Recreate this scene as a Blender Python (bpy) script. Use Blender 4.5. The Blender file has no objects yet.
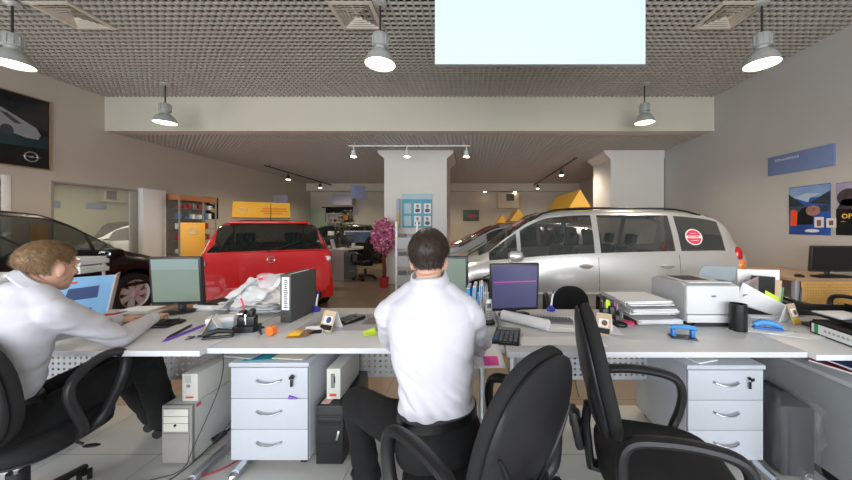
import bpy, bmesh, math, random
from math import pi, sin, cos, radians, sqrt, atan2
from mathutils import Vector, Matrix, noise
random.seed(7)
COL = bpy.context.scene.collection
F = 310.0; CX = 470.0; CY = 226.0; EYE = 1.40

def at(px, py, Y):            # point at depth Y
    return Vector(((px - CX) * Y / F, Y, EYE - (py - CY) * Y / F))
def on(px, py, z=0.75):       # point on a horizontal plane of height z
    Y = (EYE - z) * F / (py - CY)
    return Vector(((px - CX) * Y / F, Y, z))

# ------------------------------------------------------------------ materials
MATS = {}
def mat(name, col=(.5, .5, .5), rough=.5, metal=0., var=.06, scale=12., bump=0., bscale=None, emit=0., ecol=None,
        coat=0., alpha=1., trans=0., spec=.5, stretch=(1, 1, 1), col2=None, ior=1.45):
    if name in MATS: return MATS[name]
    m = bpy.data.materials.new(name); m.use_nodes = True
    nt = m.node_tree; N = nt.nodes; L = nt.links
    b = N['Principled BSDF']
    tc = N.new('ShaderNodeTexCoord'); mp = N.new('ShaderNodeMapping'); mp.inputs['Scale'].default_value = stretch
    L.new(tc.outputs['Object'], mp.inputs['Vector'])
    nz = N.new('ShaderNodeTexNoise'); nz.inputs['Scale'].default_value = scale; nz.inputs['Detail'].default_value = 3
    L.new(mp.outputs['Vector'], nz.inputs['Vector'])
    mx = N.new('ShaderNodeMix'); mx.data_type = 'RGBA'
    c2 = col2 or tuple(max(0, c * (1 - 2 * var)) for c in col)
    c1 = col if col2 else tuple(min(1, c * (1 + var)) for c in col)
    mx.inputs[6].default_value = (*c1, 1); mx.inputs[7].default_value = (*c2, 1)
    L.new(nz.outputs['Fac'], mx.inputs[0]); L.new(mx.outputs[2], b.inputs['Base Color'])
    b.inputs['Roughness'].default_value = rough; b.inputs['Metallic'].default_value = metal
    b.inputs['Coat Weight'].default_value = coat; b.inputs['Coat Roughness'].default_value = .05
    b.inputs['Alpha'].default_value = alpha; b.inputs['Transmission Weight'].default_value = trans
    b.inputs['Specular IOR Level'].default_value = spec; b.inputs['IOR'].default_value = ior
    if emit:
        b.inputs['Emission Color'].default_value = (*(ecol or col), 1); b.inputs['Emission Strength'].default_value = emit
    if bump:
        n2 = N.new('ShaderNodeTexNoise'); n2.inputs['Scale'].default_value = bscale or scale * 4; n2.inputs['Detail'].default_value = 4
        L.new(mp.outputs['Vector'], n2.inputs['Vector'])
        bp = N.new('ShaderNodeBump'); bp.inputs['Strength'].default_value = bump; bp.inputs['Distance'].default_value = .01
        L.new(n2.outputs['Fac'], bp.inputs['Height']); L.new(bp.outputs['Normal'], b.inputs['Normal'])
    MATS[name] = m
    return m

# ------------------------------------------------------------------ mesh builder
class MB:
    def __init__(s): s.bm = bmesh.new(); s.mi = 0
    def _new(s, vs, fs, mi=None):
        v = [s.bm.verts.new(p) for p in vs]; out = []
        for f in fs:
            try:
                q = s.bm.faces.new([v[i] for i in f]); q.material_index = s.mi if mi is None else mi; out.append(q)
            except ValueError: pass
        return v, out
    def box(s, lo, hi, bev=0, mi=None, M=None, seg=2):
        x0, y0, z0 = lo; x1, y1, z1 = hi
        P = [Vector(p) for p in ((x0,y0,z0),(x1,y0,z0),(x1,y1,z0),(x0,y1,z0),(x0,y0,z1),(x1,y0,z1),(x1,y1,z1),(x0,y1,z1))]
        if M: P = [M @ p for p in P]
        v, f = s._new(P, [(3,2,1,0),(4,5,6,7),(0,1,5,4),(1,2,6,5),(2,3,7,6),(3,0,4,7)], mi)
        if bev:
            ed = list({e for q in f for e in q.edges})
            bmesh.ops.bevel(s.bm, geom=ed, offset=bev, segments=seg, profile=.5, affect='EDGES')
        return s
    def cbox(s, c, size, bev=0, mi=None, M=None, rz=0, R=None):
        h = Vector(size) / 2; T = Matrix.Translation(Vector(c)) @ (R.to_4x4() if R else Matrix.Rotation(rz, 4, 'Z'))
        if M: T = M @ T
        return s.box(-h, h, bev, mi, T)
    def prism(s, pts, z0, z1, mi=None, M=None):      # polygon in xy, extruded in z
        n = len(pts); P = [Vector((p[0], p[1], z0)) for p in pts] + [Vector((p[0], p[1], z1)) for p in pts]
        if M: P = [M @ p for p in P]
        s._new(P, [tuple(range(n - 1, -1, -1)), tuple(range(n, 2 * n))] + [(i, (i + 1) % n, n + (i + 1) % n, n + i) for i in range(n)], mi)
        return s
    def tube(s, pts, r, seg=8, caps=True, mi=None, closed=False, flat=1.):
        pts = [Vector(p) for p in pts]; n = len(pts)
        rs = r if isinstance(r, (list, tuple)) else [r] * n
        V = []; up = None
        for i, p in enumerate(pts):
            a = pts[i - 1] if (i > 0 or closed) else p; b = pts[(i + 1) % n] if (i < n - 1 or closed) else p
            d = (b - a).normalized() if (b - a).length > 1e-9 else Vector((0, 0, 1))
            if up is None:
                up = Vector((0, 0, 1)) if abs(d.z) < .9 else Vector((0, 1, 0))
            u = d.cross(up)
            if u.length < 1e-6: u = d.orthogonal()
            u.normalize(); w = u.cross(d).normalized(); up = w
            for k in range(seg):
                t = 2 * pi * k / seg
                V.append(p + u * cos(t) * rs[i] + w * sin(t) * rs[i] * flat)
        fs = []
        for i in range(n if closed else n - 1):
            j = (i + 1) % n
            for k in range(seg):
                k2 = (k + 1) % seg
                fs.append((i * seg + k, j * seg + k, j * seg + k2, i * seg + k2))
        if caps and not closed:
            fs.append(tuple(range(seg))); fs.append(tuple(range((n - 1) * seg + seg - 1, (n - 1) * seg - 1, -1)))
        s._new(V, fs, mi); return s
    def lathe(s, prof, c=(0, 0, 0), seg=20, M=None, mi=None, caps=True):   # prof: (r, z)
        V = []; c = Vector(c)
        for r, z in prof:
            for k in range(seg):
                t = 2 * pi * k / seg; V.append(Vector((r * cos(t), r * sin(t), z)))
        V = [(M @ p if M else p) + c for p in V]
        n = len(prof); fs = [(i * seg + k, i * seg + (k + 1) % seg, (i + 1) * seg + (k + 1) % seg, (i + 1) * seg + k) for i in range(n - 1) for k in range(seg)]
        if caps:
            if prof[0][0] > 1e-6: fs.append(tuple(range(seg - 1, -1, -1)))
            if prof[-1][0] > 1e-6: fs.append(tuple(range((n - 1) * seg, n * seg)))
        s._new(V, fs, mi); return s
    def cyl(s, a, b, r, seg=16, mi=None, r2=None): return s.tube([a, b], [r, r if r2 is None else r2], seg, mi=mi)
    def ell(s, c, r, seg=16, rings=10, M=None, mi=None):
        r = Vector(r) if not isinstance(r, (int, float)) else Vector((r, r, r))
        V = []; c = Vector(c)
        for i in range(rings + 1):
            f = -pi / 2 + pi * i / rings
            for k in range(seg):
                t = 2 * pi * k / seg; V.append(Vector((r.x * cos(f) * cos(t), r.y * cos(f) * sin(t), r.z * sin(f))))
        V = [(M @ p if M else p) + c for p in V]
        s._new(V, [(i * seg + k, i * seg + (k + 1) % seg, (i + 1) * seg + (k + 1) % seg, (i + 1) * seg + k) for i in range(rings) for k in range(seg)], mi)
        return s
    def grid(s, fn, nu, nv, mi=None, flip=False):
        V = [Vector(fn(i / nu, j / nv)) for j in range(nv + 1) for i in range(nu + 1)]
        fs = []
        for j in range(nv):
            for i in range(nu):
                a = j * (nu + 1) + i; q = (a, a + 1, a + nu + 2, a + nu + 1)
                fs.append(q[::-1] if flip else q)
        s._new(V, fs, mi); return s
    def mesh(s, name, mats, smooth=True, angle=35, fix=True, weld=1e-5):
        if weld: bmesh.ops.remove_doubles(s.bm, verts=s.bm.verts, dist=weld)
        if fix: bmesh.ops.recalc_face_normals(s.bm, faces=s.bm.faces)
        me = bpy.data.meshes.new(name); s.bm.to_mesh(me); s.bm.free()
        for m in (mats if isinstance(mats, (list, tuple)) else [mats]): me.materials.append(m)
        if smooth:
            me.polygons.foreach_set('use_smooth', [True] * len(me.polygons))
            try: me.set_sharp_from_angle(angle=radians(angle))
            except Exception: pass
        me.update(); return me
    def build(s, name, mats, parent=None, **k):
        mods = k.pop('mods', None)
        o = bpy.data.objects.new(name, s.mesh(name, mats, **k)); COL.objects.link(o)
        if parent: o.parent = parent
        return o

def tag(o, label=None, cat=None, group=None, kind=None):
    if label: o['label'] = label
    if cat: o['category'] = cat
    if group: o['group'] = group
    if kind: o['kind'] = kind
    return o
def thing(name, label, cat, loc=(0, 0, 0), rz=0, group=None):
    o = bpy.data.objects.new(name, None); COL.objects.link(o); o.empty_display_size = .1
    o.location = loc; o.rotation_euler = (0, 0, rz); return tag(o, label, cat, group)
def single(name, mb, mats, label, cat, loc=(0, 0, 0), rz=0, group=None, **k):
    o = mb.build(name, mats, None, **k); o.location = loc; o.rotation_euler = (0, 0, rz); return tag(o, label, cat, group)
def struct(name, mb, mats, **k):
    return tag(mb.build(name, mats, None, **k), kind='structure')
def kids(o): return [c for c in bpy.data.objects if c.parent == o]
def copy_tree(o, parent=None, loc=None, rz=None, label=None, group=None):
    ch = kids(o)
    c = o.copy(); COL.objects.link(c)
    if parent: c.parent = parent
    if loc is not None: c.location = loc
    if rz is not None: c.rotation_euler = (0, 0, rz)
    if label: c['label'] = label
    if group: c['group'] = group
    for k in ch: copy_tree(k, c)
    return c
def remesh(mb, voxel, smooth_it=3, disp=None):
    """fuse overlapping closed pieces into one continuous surface"""
    bmesh.ops.recalc_face_normals(mb.bm, faces=mb.bm.faces)
    me = bpy.data.meshes.new('tmp'); mb.bm.to_mesh(me); mb.bm.free()
    o = bpy.data.objects.new('tmp', me); COL.objects.link(o)
    md = o.modifiers.new('r', 'REMESH'); md.mode = 'VOXEL'; md.voxel_size = voxel; md.use_smooth_shade = True
    if smooth_it:
        sm = o.modifiers.new('s', 'SMOOTH'); sm.factor = .5; sm.iterations = smooth_it
    dg = bpy.context.evaluated_depsgraph_get(); dg.update()
    res = bpy.data.meshes.new_from_object(o.evaluated_get(dg))
    bpy.data.objects.remove(o); bpy.data.meshes.remove(me)
    if disp:
        k = len(res.vertices); co = [0.0] * (3 * k); no = [0.0] * (3 * k)
        res.vertices.foreach_get('co', co); res.vertices.foreach_get('normal', no)
        for i in range(k):
            p = disp(Vector(co[3 * i:3 * i + 3]), Vector(no[3 * i:3 * i + 3])); co[3 * i:3 * i + 3] = p[:]
        res.vertices.foreach_set('co', co)
    res.polygons.foreach_set('use_smooth', [True] * len(res.polygons)); res.update()
    return res
def mesh_obj(name, me, mats, parent=None):
    me.name = name; me.materials.clear()
    for m in (mats if isinstance(mats, (list, tuple)) else [mats]): me.materials.append(m)
    o = bpy.data.objects.new(name, me); COL.objects.link(o)
    if parent: o.parent = parent
    return o
def text_mesh(txt, size, M, name, m, parent, depth=.001, align='CENTER', bold=0):
    cu = bpy.data.curves.new('t', 'FONT'); cu.body = txt; cu.size = size; cu.align_x = align; cu.align_y = 'CENTER'
    cu.extrude = depth; cu.offset = bold; cu.resolution_u = 2
    o = bpy.data.objects.new('t', cu); COL.objects.link(o)
    dg = bpy.context.evaluated_depsgraph_get(); dg.update()
    me = bpy.data.meshes.new_from_object(o.evaluated_get(dg)); bpy.data.objects.remove(o)
    me.transform(M)
    return mesh_obj(name, me, m, parent)
def wrinkle(amp, sx=8, sy=8, sz=20, seed=0, amp2=0):
    def f(p, n):
        q = Vector((p.x * sx + seed, p.y * sy, p.z * sz))
        d = noise.noise(q) * amp
        d -= abs(noise.noise(q * 1.9 + Vector((5, 3, seed)))) * amp2
        return p + n * d
    return f

# common materials
GREYP = mat('grey_laminate', (.50, .52, .54), .45, var=.03, scale=60)
WHITEL = mat('white_laminate', (.52, .55, .60), .4, var=.02, scale=50)
DARKP = mat('charcoal_plastic', (.016, .016, .018), .42, var=.2, scale=60, bump=.05, bscale=400)
BLACKP = mat('black_plastic', (.012, .012, .013), .3, var=.2, scale=50)
FABRIC = mat('black_upholstery', (.015, .015, .016), .85, var=.25, scale=300, bump=.3, bscale=900)
STEEL = mat('silver_tube', (.62, .64, .67), .3, 1., var=.05)
CHROME = mat('chrome', (.8, .8, .8), .12, 1., var=.02)
PAPER = mat('white_paper', (.86, .87, .88), .7, var=.03, scale=8)
RUBBER = mat('black_rubber', (.015, .015, .015), .8, var=.2)
GREYPL = mat('grey_plastic', (.20, .21, .22), .5)
# ------------------------------------------------------------------ room shell
XL, XR = -7.0, 4.68; YB = 13.6; YF = -3.6; ZC = 3.87; ZL = 3.22; YBEAM = 5.94
WALL = mat('wall_paint', (.54, .50, .425), .75, var=.03, scale=1.5)
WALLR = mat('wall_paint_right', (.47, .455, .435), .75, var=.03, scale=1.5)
BEAMP = mat('beam_paint', (.60, .565, .48), .7, var=.02, scale=2)
PILP = mat('pillar_paint', (.72, .70, .66), .6, var=.02, scale=2)
def tile_mat(name, c1, c2, grout, size, rough):
    m = bpy.data.materials.new(name); m.use_nodes = True; N = m.node_tree.nodes; L = m.node_tree.links; b = N['Principled BSDF']
    tc = N.new('ShaderNodeTexCoord'); mp = N.new('ShaderNodeMapping'); mp.inputs['Location'].default_value = (.1, -.10, 0)
    L.new(tc.outputs['Object'], mp.inputs['Vector'])
    br = N.new('ShaderNodeTexBrick'); br.offset = 0; br.inputs['Scale'].default_value = 1
    br.inputs['Brick Width'].default_value = size; br.inputs['Row Height'].default_value = size
    br.inputs['Mortar Size'].default_value = .0025; br.inputs['Color1'].default_value = (*c1, 1); br.inputs['Color2'].default_value = (*c2, 1)
    br.inputs['Mortar'].default_value = (*grout, 1)
    L.new(mp.outputs['Vector'], br.inputs['Vector'])
    nz = N.new('ShaderNodeTexNoise'); nz.inputs['Scale'].default_value = 5; nz.inputs['Detail'].default_value = 6
    L.new(tc.outputs['Object'], nz.inputs['Vector'])
    mx = N.new('ShaderNodeMix'); mx.data_type = 'RGBA'; mx.blend_type = 'MULTIPLY'; mx.inputs[0].default_value = .18
    L.new(br.outputs['Color'], mx.inputs[6]); L.new(nz.outputs['Color'], mx.inputs[7]); L.new(mx.outputs[2], b.inputs['Base Color'])
    b.inputs['Roughness'].default_value = rough
    MATS[name] = m; return m
TILE = tile_mat('light_floor_tile', (.60, .60, .56), (.57, .57, .53), (.27, .27, .25), .6, .28)
TAN = tile_mat('tan_floor_tile', (.40, .31, .22), (.37, .285, .20), (.22, .17, .12), .6, .14)
m = MB()
m.box((-17.2, YF - .3, -.2), (XR + .4, 2.42, 0), mi=0); m.box((-17.2, 2.42, -.2), (XR + .4, 17.6, 0), mi=1)
struct('floor', m, [TILE, TAN], smooth=False)
# open-cell grid ceilings: real bars under a dark void
GRID = mat('ceiling_grid_metal', (.47, .44, .40), .5, var=.03)
VOID = mat('ceiling_void', (.075, .07, .066), .9)
def grid_ceiling(x0, x1, y0, y1, z, c=.086, t=.022, h=.028):
    m = MB(); n = int((x1 - x0) / c); k = int((y1 - y0) / c)
    for i in range(n + 1):
        x = x0 + i * c; m.box((x - t / 2, y0, z), (x + t / 2, y1, z + h))
    for j in range(k + 1):
        y = y0 + j * c; m.box((x0, y - t / 2, z + .0005), (x1, y + t / 2, z + h - .0005))
    m.box((x0, y0, z + .16), (x1, y1, z + .2), mi=1)
    return m
m = grid_ceiling(XL, XR, YF, YBEAM, ZC); struct('ceiling', m, [GRID, VOID], smooth=False, weld=0)
m = grid_ceiling(XL, XR, YBEAM + .25, YB, ZL); struct('ceiling', m, [GRID, VOID], smooth=False, weld=0)
m = MB(); m.box((XL - .1, YBEAM, ZL), (XR + .1, YBEAM + .25, ZC + .2)); struct('trim_1', m, BEAMP, smooth=False)
m = MB(); m.box((XL - .1, YB - .35, 2.90), (XR + .1, YB, ZL)); struct('trim_2', m, BEAMP, smooth=False)
m = MB(); m.box((-13, YF - .3, ZC + .2), (XR + .4, YB + .4, ZC + .35)); struct('ceiling', m, VOID, smooth=False)
# right and far walls
m = MB(); m.box((XR, YF, 0), (XR + .2, YB + .2, ZC + .2)); struct('wall_right', m, WALLR, smooth=False)
m = MB(); m.box((XL, YB, 0), (XR, YB + .2, ZC + .2)); struct('wall_back', m, WALL, smooth=False)
# left wall with the interior opening and, nearer, a tall glazed opening
m = MB()
def lw(y0, y1, z0, z1): m.box((XL - .2, y0, z0), (XL, y1, z1))
lw(YF, 2.2, 0, ZC + .2); lw(2.2, 4.72, 2.17, ZC + .2); lw(2.2, 4.72, 0, .12)
lw(4.72, 5.18, 0, ZC + .2); lw(5.18, 6.54, 2.16, ZC + .2); lw(5.18, 6.54, 0, .5); lw(6.54, YB, 0, ZC + .2)
struct('wall_left', m, WALL, smooth=False)
WHITEF = mat('white_frame_paint', (.82, .84, .84), .45, var=.02)
m = MB(); m.box((XL - .01, 6.54, 0), (XL + .10, 7.04, 2.20), .004)
struct('trim_3', m, WHITEF)
m = MB()
for (a, b, c, d) in ((2.2, 2.3, .12, 2.17), (4.62, 4.72, .12, 2.17), (2.3, 4.62, 2.10, 2.17), (2.3, 4.62, .12, .2), (3.42, 3.48, .2, 2.17)):
    m.box((XL - .14, a, c), (XL + .012, b, d), .003)
wf = struct('window_1', m, WHITEF)
GLASS = mat('clear_glass', (.93, .97, .96), .03, alpha=.16, var=0)
m = MB(); m.box((XL - .08, 2.3, .2), (XL - .07, 3.42, 2.17)); m.box((XL - .08, 3.48, .2), (XL - .07, 4.62, 2.17))
m.build('window_pane', GLASS, wf)
m = MB(); m.box((XL - .14, 5.18, .5), (XL + .006, 6.54, .53)); m.box((XL - .14, 5.18, 2.13), (XL + .004, 6.54, 2.16)); m.box((XL - .14, 5.18, .53), (XL + .004, 5.21, 2.13)); m.box((XL - .14, 6.51, .53), (XL + .004, 6.54, 2.13))
wf = struct('window_2', m, mat('grey_frame_paint', (.3, .3, .27), .5))
m = MB(); m.box((XL - .08, 5.21, .53), (XL - .07, 6.51, 2.13)); m.build('window_pane', GLASS, wf)
# neighbouring hall seen through the opening
YEL = mat('neighbour_wall_paint', (.52, .52, .36), .8, var=.04, scale=1)
m = MB(); m.box((-17.2, YF, 0), (-17, 17.6, ZC)); struct('wall_neighbour_left', m, YEL, smooth=False)
m = MB(); m.box((-17, 17.4, 0), (XL - .2, 17.6, ZC)); m.box((XL - .2, YB, 0), (XL, 17.6, ZC)); struct('wall_neighbour_back', m, YEL, smooth=False)
m = MB(); m.box((-17, YF, 0), (XL - .2, YF + .1, ZC)); struct('wall_neighbour_front', m, YEL, smooth=False)
m = MB(); m.box((-17, YF, 3.3), (XL - .2, 17.4, 3.4)); struct('ceiling_neighbour', m, mat('neighbour_ceiling', (.5, .5, .45), .8), smooth=False)
# wall behind the viewer: a showroom window front
m = MB()
m.box((XL - .2, YF - .2, 3.3), (XR + .2, YF, ZC + .2)); m.box((XL - .2, YF - .2, 0), (XR + .2, YF, .25))
for x in (XL - .1, -4.1, -1.2, 1.7, XR + .1): m.box((x - .12, YF - .2, .25), (x + .12, YF, 3.3))
struct('wall_front', m, WHITEF, smooth=False)
# pillars with flared heads
def pillar(x0, x1, y0, y1, nm, fl=.16):
    m = MB(); m.box((x0, y0, 0), (x1, y1, ZL))
    for (xa, xb) in ((x0, x0 - fl), (x1, x1 + fl)):
        P = [(xa, ZL - .20), (xb, ZL - .06), (xb, ZL), (xa, ZL)]
        M = Matrix(((1, 0, 0, 0), (0, 0, -1, 0), (0, 1, 0, 0), (0, 0, 0, 1)))
        m.prism(P, -(y0 + .002), -y1, M=M)
    return struct(nm, m, PILP, smooth=False)
pillar(-2.06, -.56, 7.45, 8.8, 'trim_4'); pillar(3.38, 4.66, 7.45, 8.5, 'trim_5')
SK = mat('skirting', (.35, .33, .3), .5)
m = MB(); m.box((XL, YB - .02, 0), (XR, YB, .1)); struct('baseboard_back', m, SK)
m = MB(); m.box((XR - .015, YF, 0), (XR, YB, .1)); struct('baseboard_right', m, SK)

# ------------------------------------------------------------------ ceiling fittings
LAMPM = mat('lamp_housing', (.50, .52, .50), .35, .3)
DARKROD = mat('dark_rod', (.03, .03, .03), .5)
GLOW = mat('lamp_glow', (1, .86, .68), .5, emit=9, ecol=(1, .80, .58))
GLOWY = mat('lamp_glow_warm', (1, .8, .5), .5, emit=4, ecol=(1, .62, .32))
def pendant(x, y, tilt, label, glow):
    t = thing('pendant_lamp', label, 'lamp', (x, y, ZC), 0, 'bell shaped pendant lamps')
    R = Matrix.Rotation(tilt, 4, 'Y'); z0 = -.36
    m = MB(); m.lathe([(.07, 0), (.07, -.03), (.02, -.045)], seg=16); m.build('ceiling_rose', LAMPM, t)
    m = MB(); m.cyl((0, 0, -.02), (0, 0, z0), .011, 8); m.build('hanging_rod', DARKROD, t)
    m = MB(); m.lathe([(.075, z0), (.082, z0 - .01), (.082, z0 - .13), (.055, z0 - .14), (.055, z0 - .165), (.085, z0 - .18)], seg=24)
    for k in range(12):
        a = k * pi / 6; m.cbox((.085 * cos(a), .085 * sin(a), z0 - .07), (.012, .004, .1), rz=a)
    m.build('gear_housing', LAMPM, t)
    m = MB(); m.lathe([(.06, z0 - .165), (.09, z0 - .19), (.125, z0 - .225), (.15, z0 - .27), (.165, z0 - .325), (.168, z0 - .33), (.16, z0 - .33), (.145, z0 - .27), (.11, z0 - .22)], seg=32, caps=False)
    m.build('bell_reflector', LAMPM, t)
    m = MB(); m.lathe([(.001, z0 - .312), (.10, z0 - .314), (.156, z0 - .318)], seg=32, caps=False); m.build('diffuser', glow, t)
    ld = bpy.data.lights.new('lamp_light', 'SPOT'); ld.energy = 80; ld.color = (1, .83, .64); ld.spot_size = radians(140); ld.spot_blend = .8; ld.shadow_soft_size = .12
    lo = bpy.data.objects.new('lamp_light', ld); COL.objects.link(lo); lo.parent = t; lo.location = (0, 0, z0 - .34)
LN = [(-5.05, 3.42, 0, 'bell pendant lamp over the dark car, cut by the left edge'),
      (-.99, 3.42, 0, 'bell pendant lamp beside the hanging pale panel, nearest the middle'),
      (3.22, 3.42, 0, 'bell pendant lamp at upper right with bright round diffuser'),
      (-5.27, 5.36, 0, 'small far pendant lamp before the beam on the left side'),
      (3.02, 5.36, 0, 'small far pendant lamp glowing orange before the beam on the right')]
for i, (x, y, tl, lb) in enumerate(LN): pendant(x, y, tl, lb, GLOWY if i == 4 else GLOW)
VENTM = mat('vent_cream', (.62, .56, .47), .5); VD = mat('vent_dark', (.12, .12, .11), .7)
for x, lb in ((-4.66, 'square ceiling vent above the wall poster on the left'), (-1.33, 'square ceiling vent next to the middle pendant lamp'), (3.02, 'square ceiling vent beside the upper right pendant lamp')):
    t = thing('ceiling_vent', lb, 'vent', (x, 3.64, ZC), 0, 'square ceiling vents')
    m = MB()
    def ring(m, a, b, z0, z1):
        for k in range(4):
            M = Matrix.Rotation(k * pi / 2, 4, 'Z')
            m._new([M @ Vector(p) for p in ((-a, -a, z0), (a, -a, z0), (b, -b, z1), (-b, -b, z1), (-a, -a, z0 + .004), (a, -a, z0 + .004), (b, -b, z1 + .004), (-b, -b, z1 + .004))],
                   [(0, 1, 2, 3), (7, 6, 5, 4), (0, 4, 5, 1), (3, 2, 6, 7), (1, 5, 6, 2), (0, 3, 7, 4)])
    ring(m, .25, .205, -.012, -.02); m.build('frame', VENTM, t, smooth=False)
    m = MB()
    for k in range(5): ring(m, .205 - k * .038, .178 - k * .038, -.015, .03)
    m.build('louvre', VENTM, t, smooth=False)
    m = MB(); m.box((-.2, -.2, .032), (.2, .2, .04)); m.build('duct', VD, t)
# hanging pale panel
PANEL = mat('pale_blue_screen', (.15, .18, .18), .6, var=.03, scale=1, emit=.60, ecol=(.76, .93, .96))
t = thing('hanging_screen', 'large pale blue blank screen hanging from the grid ceiling', 'screen', (.68, 3.0, 2.97))
m = MB(); m.box((-1.02, 0, 0), (1.02, .03, .86), .004); m.build('panel', PANEL, t)
m = MB(); m.box((-1.02, .005, -.012), (1.02, .025, 0)); m.build('bottom_rail', GREYPL, t)
m = MB(); m.cyl((-.8, .015, .86), (-.8, .015, .92), .006); m.build('suspension_rod', STEEL, t)
m = MB(); m.cyl((.8, .015, .86), (.8, .015, .92), .006); m.build('suspension_rod', STEEL, t)
# track lighting
TRW = mat('white_track', (.75, .75, .73), .4)
def track(a, b, spots, label, tm, sp=GLOW, drop=.06):
    a = Vector(a); b = Vector(b); t = thing('track_light', label, 'track light', a, 0, 'ceiling track lights')
    m = MB(); d = b - a; L = d.length; M = Matrix.Rotation(atan2(d.y, d.x), 4, 'Z')
    m.box((0, -.018, -.015), (L, .018, .015), .003, M=M); m.build('track', tm, t)
    m = MB()
    for s in (.05, .95): p = d * s; m.cyl(p, p + Vector((0, 0, ZL - a.z)), .008, 6)
    m.build('track_hanger', tm, t)
    for s in spots:
        p = d * s
        m = MB(); m.cyl(p + Vector((0, 0, -.01)), p + Vector((0, 0, -.09)), .012, 8); m.lathe([(.02, -.08), (.045, -.1), (.055, -.19), (.07, -.23)], c=p, seg=14)
        h = m.build('spot_head', tm, t)
        m = MB(); m.ell(p + Vector((0, 0, -.232)), (.066, .066, .02), 14, 6); m.build('spot_bulb', sp, h)
track((-2.62, 6.7, 3.13), (0, 6.7, 3.13), (.04, .48, .97), 'white ceiling track with three spots before the middle pillar', TRW)
track((-5.9, 8.9, 3.14), (-5.9, 13.2, 3.14), (.27, .77), 'dark ceiling track with two spots on the left', DARKROD)
track((2.72, 7.9, 3.14), (2.72, 13.2, 3.14), (.25, .86), 'dark ceiling track with two spots on the right', DARKROD)
for px, lb in ((485, 'small round downlight on the far beam, left of the pair'), (515, 'small round downlight on the far beam, right of the pair')):
    p = at(px, 192, 13.2)
    m = MB(); m.lathe([(.001, 0), (.08, 0), (.08, .05), (.1, .05)], seg=14, mi=0); m.lathe([(.001, -.006), (.075, -.006)], seg=14, mi=1, caps=False)
    single('downlight', m, [TRW, GLOW], lb, 'light', (p.x, p.y, 2.85), 0, 'downlights at the far beam')
# ------------------------------------------------------------------ people
SKIN = mat('skin', (.62, .36, .26), .5, var=.06, scale=18, bump=.04, bscale=200)
SHIRT = mat('white_shirt', (.60, .60, .655), .8, var=.01, scale=30, bump=.08, bscale=500)
TROU = mat('black_trousers', (.006, .006, .007), .85, var=.2, scale=100, bump=.1, bscale=500)
SHOE = mat('black_shoe', (.012, .012, .012), .3)
HAIRB = mat('dark_brown_hair', (.030, .018, .012), .5, var=.35, scale=60, stretch=(1, 1, .2)); HAIRF = mat('fair_hair', (.24, .145, .07), .5, var=.3, scale=60, stretch=(1, 1, .2))
EYEW = mat('eye_white', (.8, .8, .8), .2); EYED = mat('iris', (.05, .03, .02), .2)
def seg(m, a, b, ra, rb, n=5, flat=1.):
    a, b = Vector(a), Vector(b); P = [a + (b - a) * k / n for k in range(n + 1)]
    m.tube(P, [ra + (rb - ra) * k / n for k in range(n + 1)], 16, flat=flat); m.ell(a, ra, 16, 10); m.ell(b, rb, 16, 10)
def bodypath(m, sections, seg_n=28):   # (centre, halfwidth vec X dir, rx, ry) stacked ellipses, fused later
    V = []
    for c, rx, ry, yaw in sections:
        for k in range(seg_n):
            a = 2 * pi * k / seg_n; e = .85
            X = rx * math.copysign(abs(cos(a)) ** e, cos(a)); Y = ry * math.copysign(abs(sin(a)) ** e, sin(a))
            V.append(Vector(c) + Vector((X * cos(yaw) - Y * sin(yaw), X * sin(yaw) + Y * cos(yaw), 0)))
    n = len(sections)
    fs = [(i * seg_n + k, i * seg_n + (k + 1) % seg_n, (i + 1) * seg_n + (k + 1) % seg_n, (i + 1) * seg_n + k) for i in range(n - 1) for k in range(seg_n)]
    fs += [tuple(range(seg_n - 1, -1, -1)), tuple(range((n - 1) * seg_n, n * seg_n))]
    m._new(V, fs)
def head(m, Mh):
    """head in its own frame: face towards +y, origin at the middle of the skull (ear height)"""
    E = lambda c, r, R=None: m.ell(Mh @ Vector(c), r, 22, 14, M=(Mh.to_3x3().to_4x4() @ (R or Matrix())))
    E((0, -.012, .035), (.074, .094, .082)); E((0, .012, -.02), (.064, .078, .085)); E((0, .035, -.065), (.048, .052, .045)); E((0, .062, -.092), (.026, .024, .02))
    E((0, .070, .025), (.055, .022, .018)); E((.033, .060, -.025), (.022, .02, .02)); E((-.033, .060, -.025), (.022, .02, .02))
    m.tube([Mh @ Vector(p) for p in ((0, .078, .02), (0, .098, -.012), (0, .106, -.026), (0, .085, -.036))], [.008, .010, .013, .010], 10)
    E((0, .084, -.056), (.024, .010, .006)); E((0, .082, -.066), (.020, .010, .007))
    for s in (1, -1):
        E((s * .071, -.006, -.012), (.010, .017, .028), Matrix.Rotation(s * -.35, 4, 'Z')); E((s * .069, -.002, -.036), (.008, .012, .012))
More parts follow.
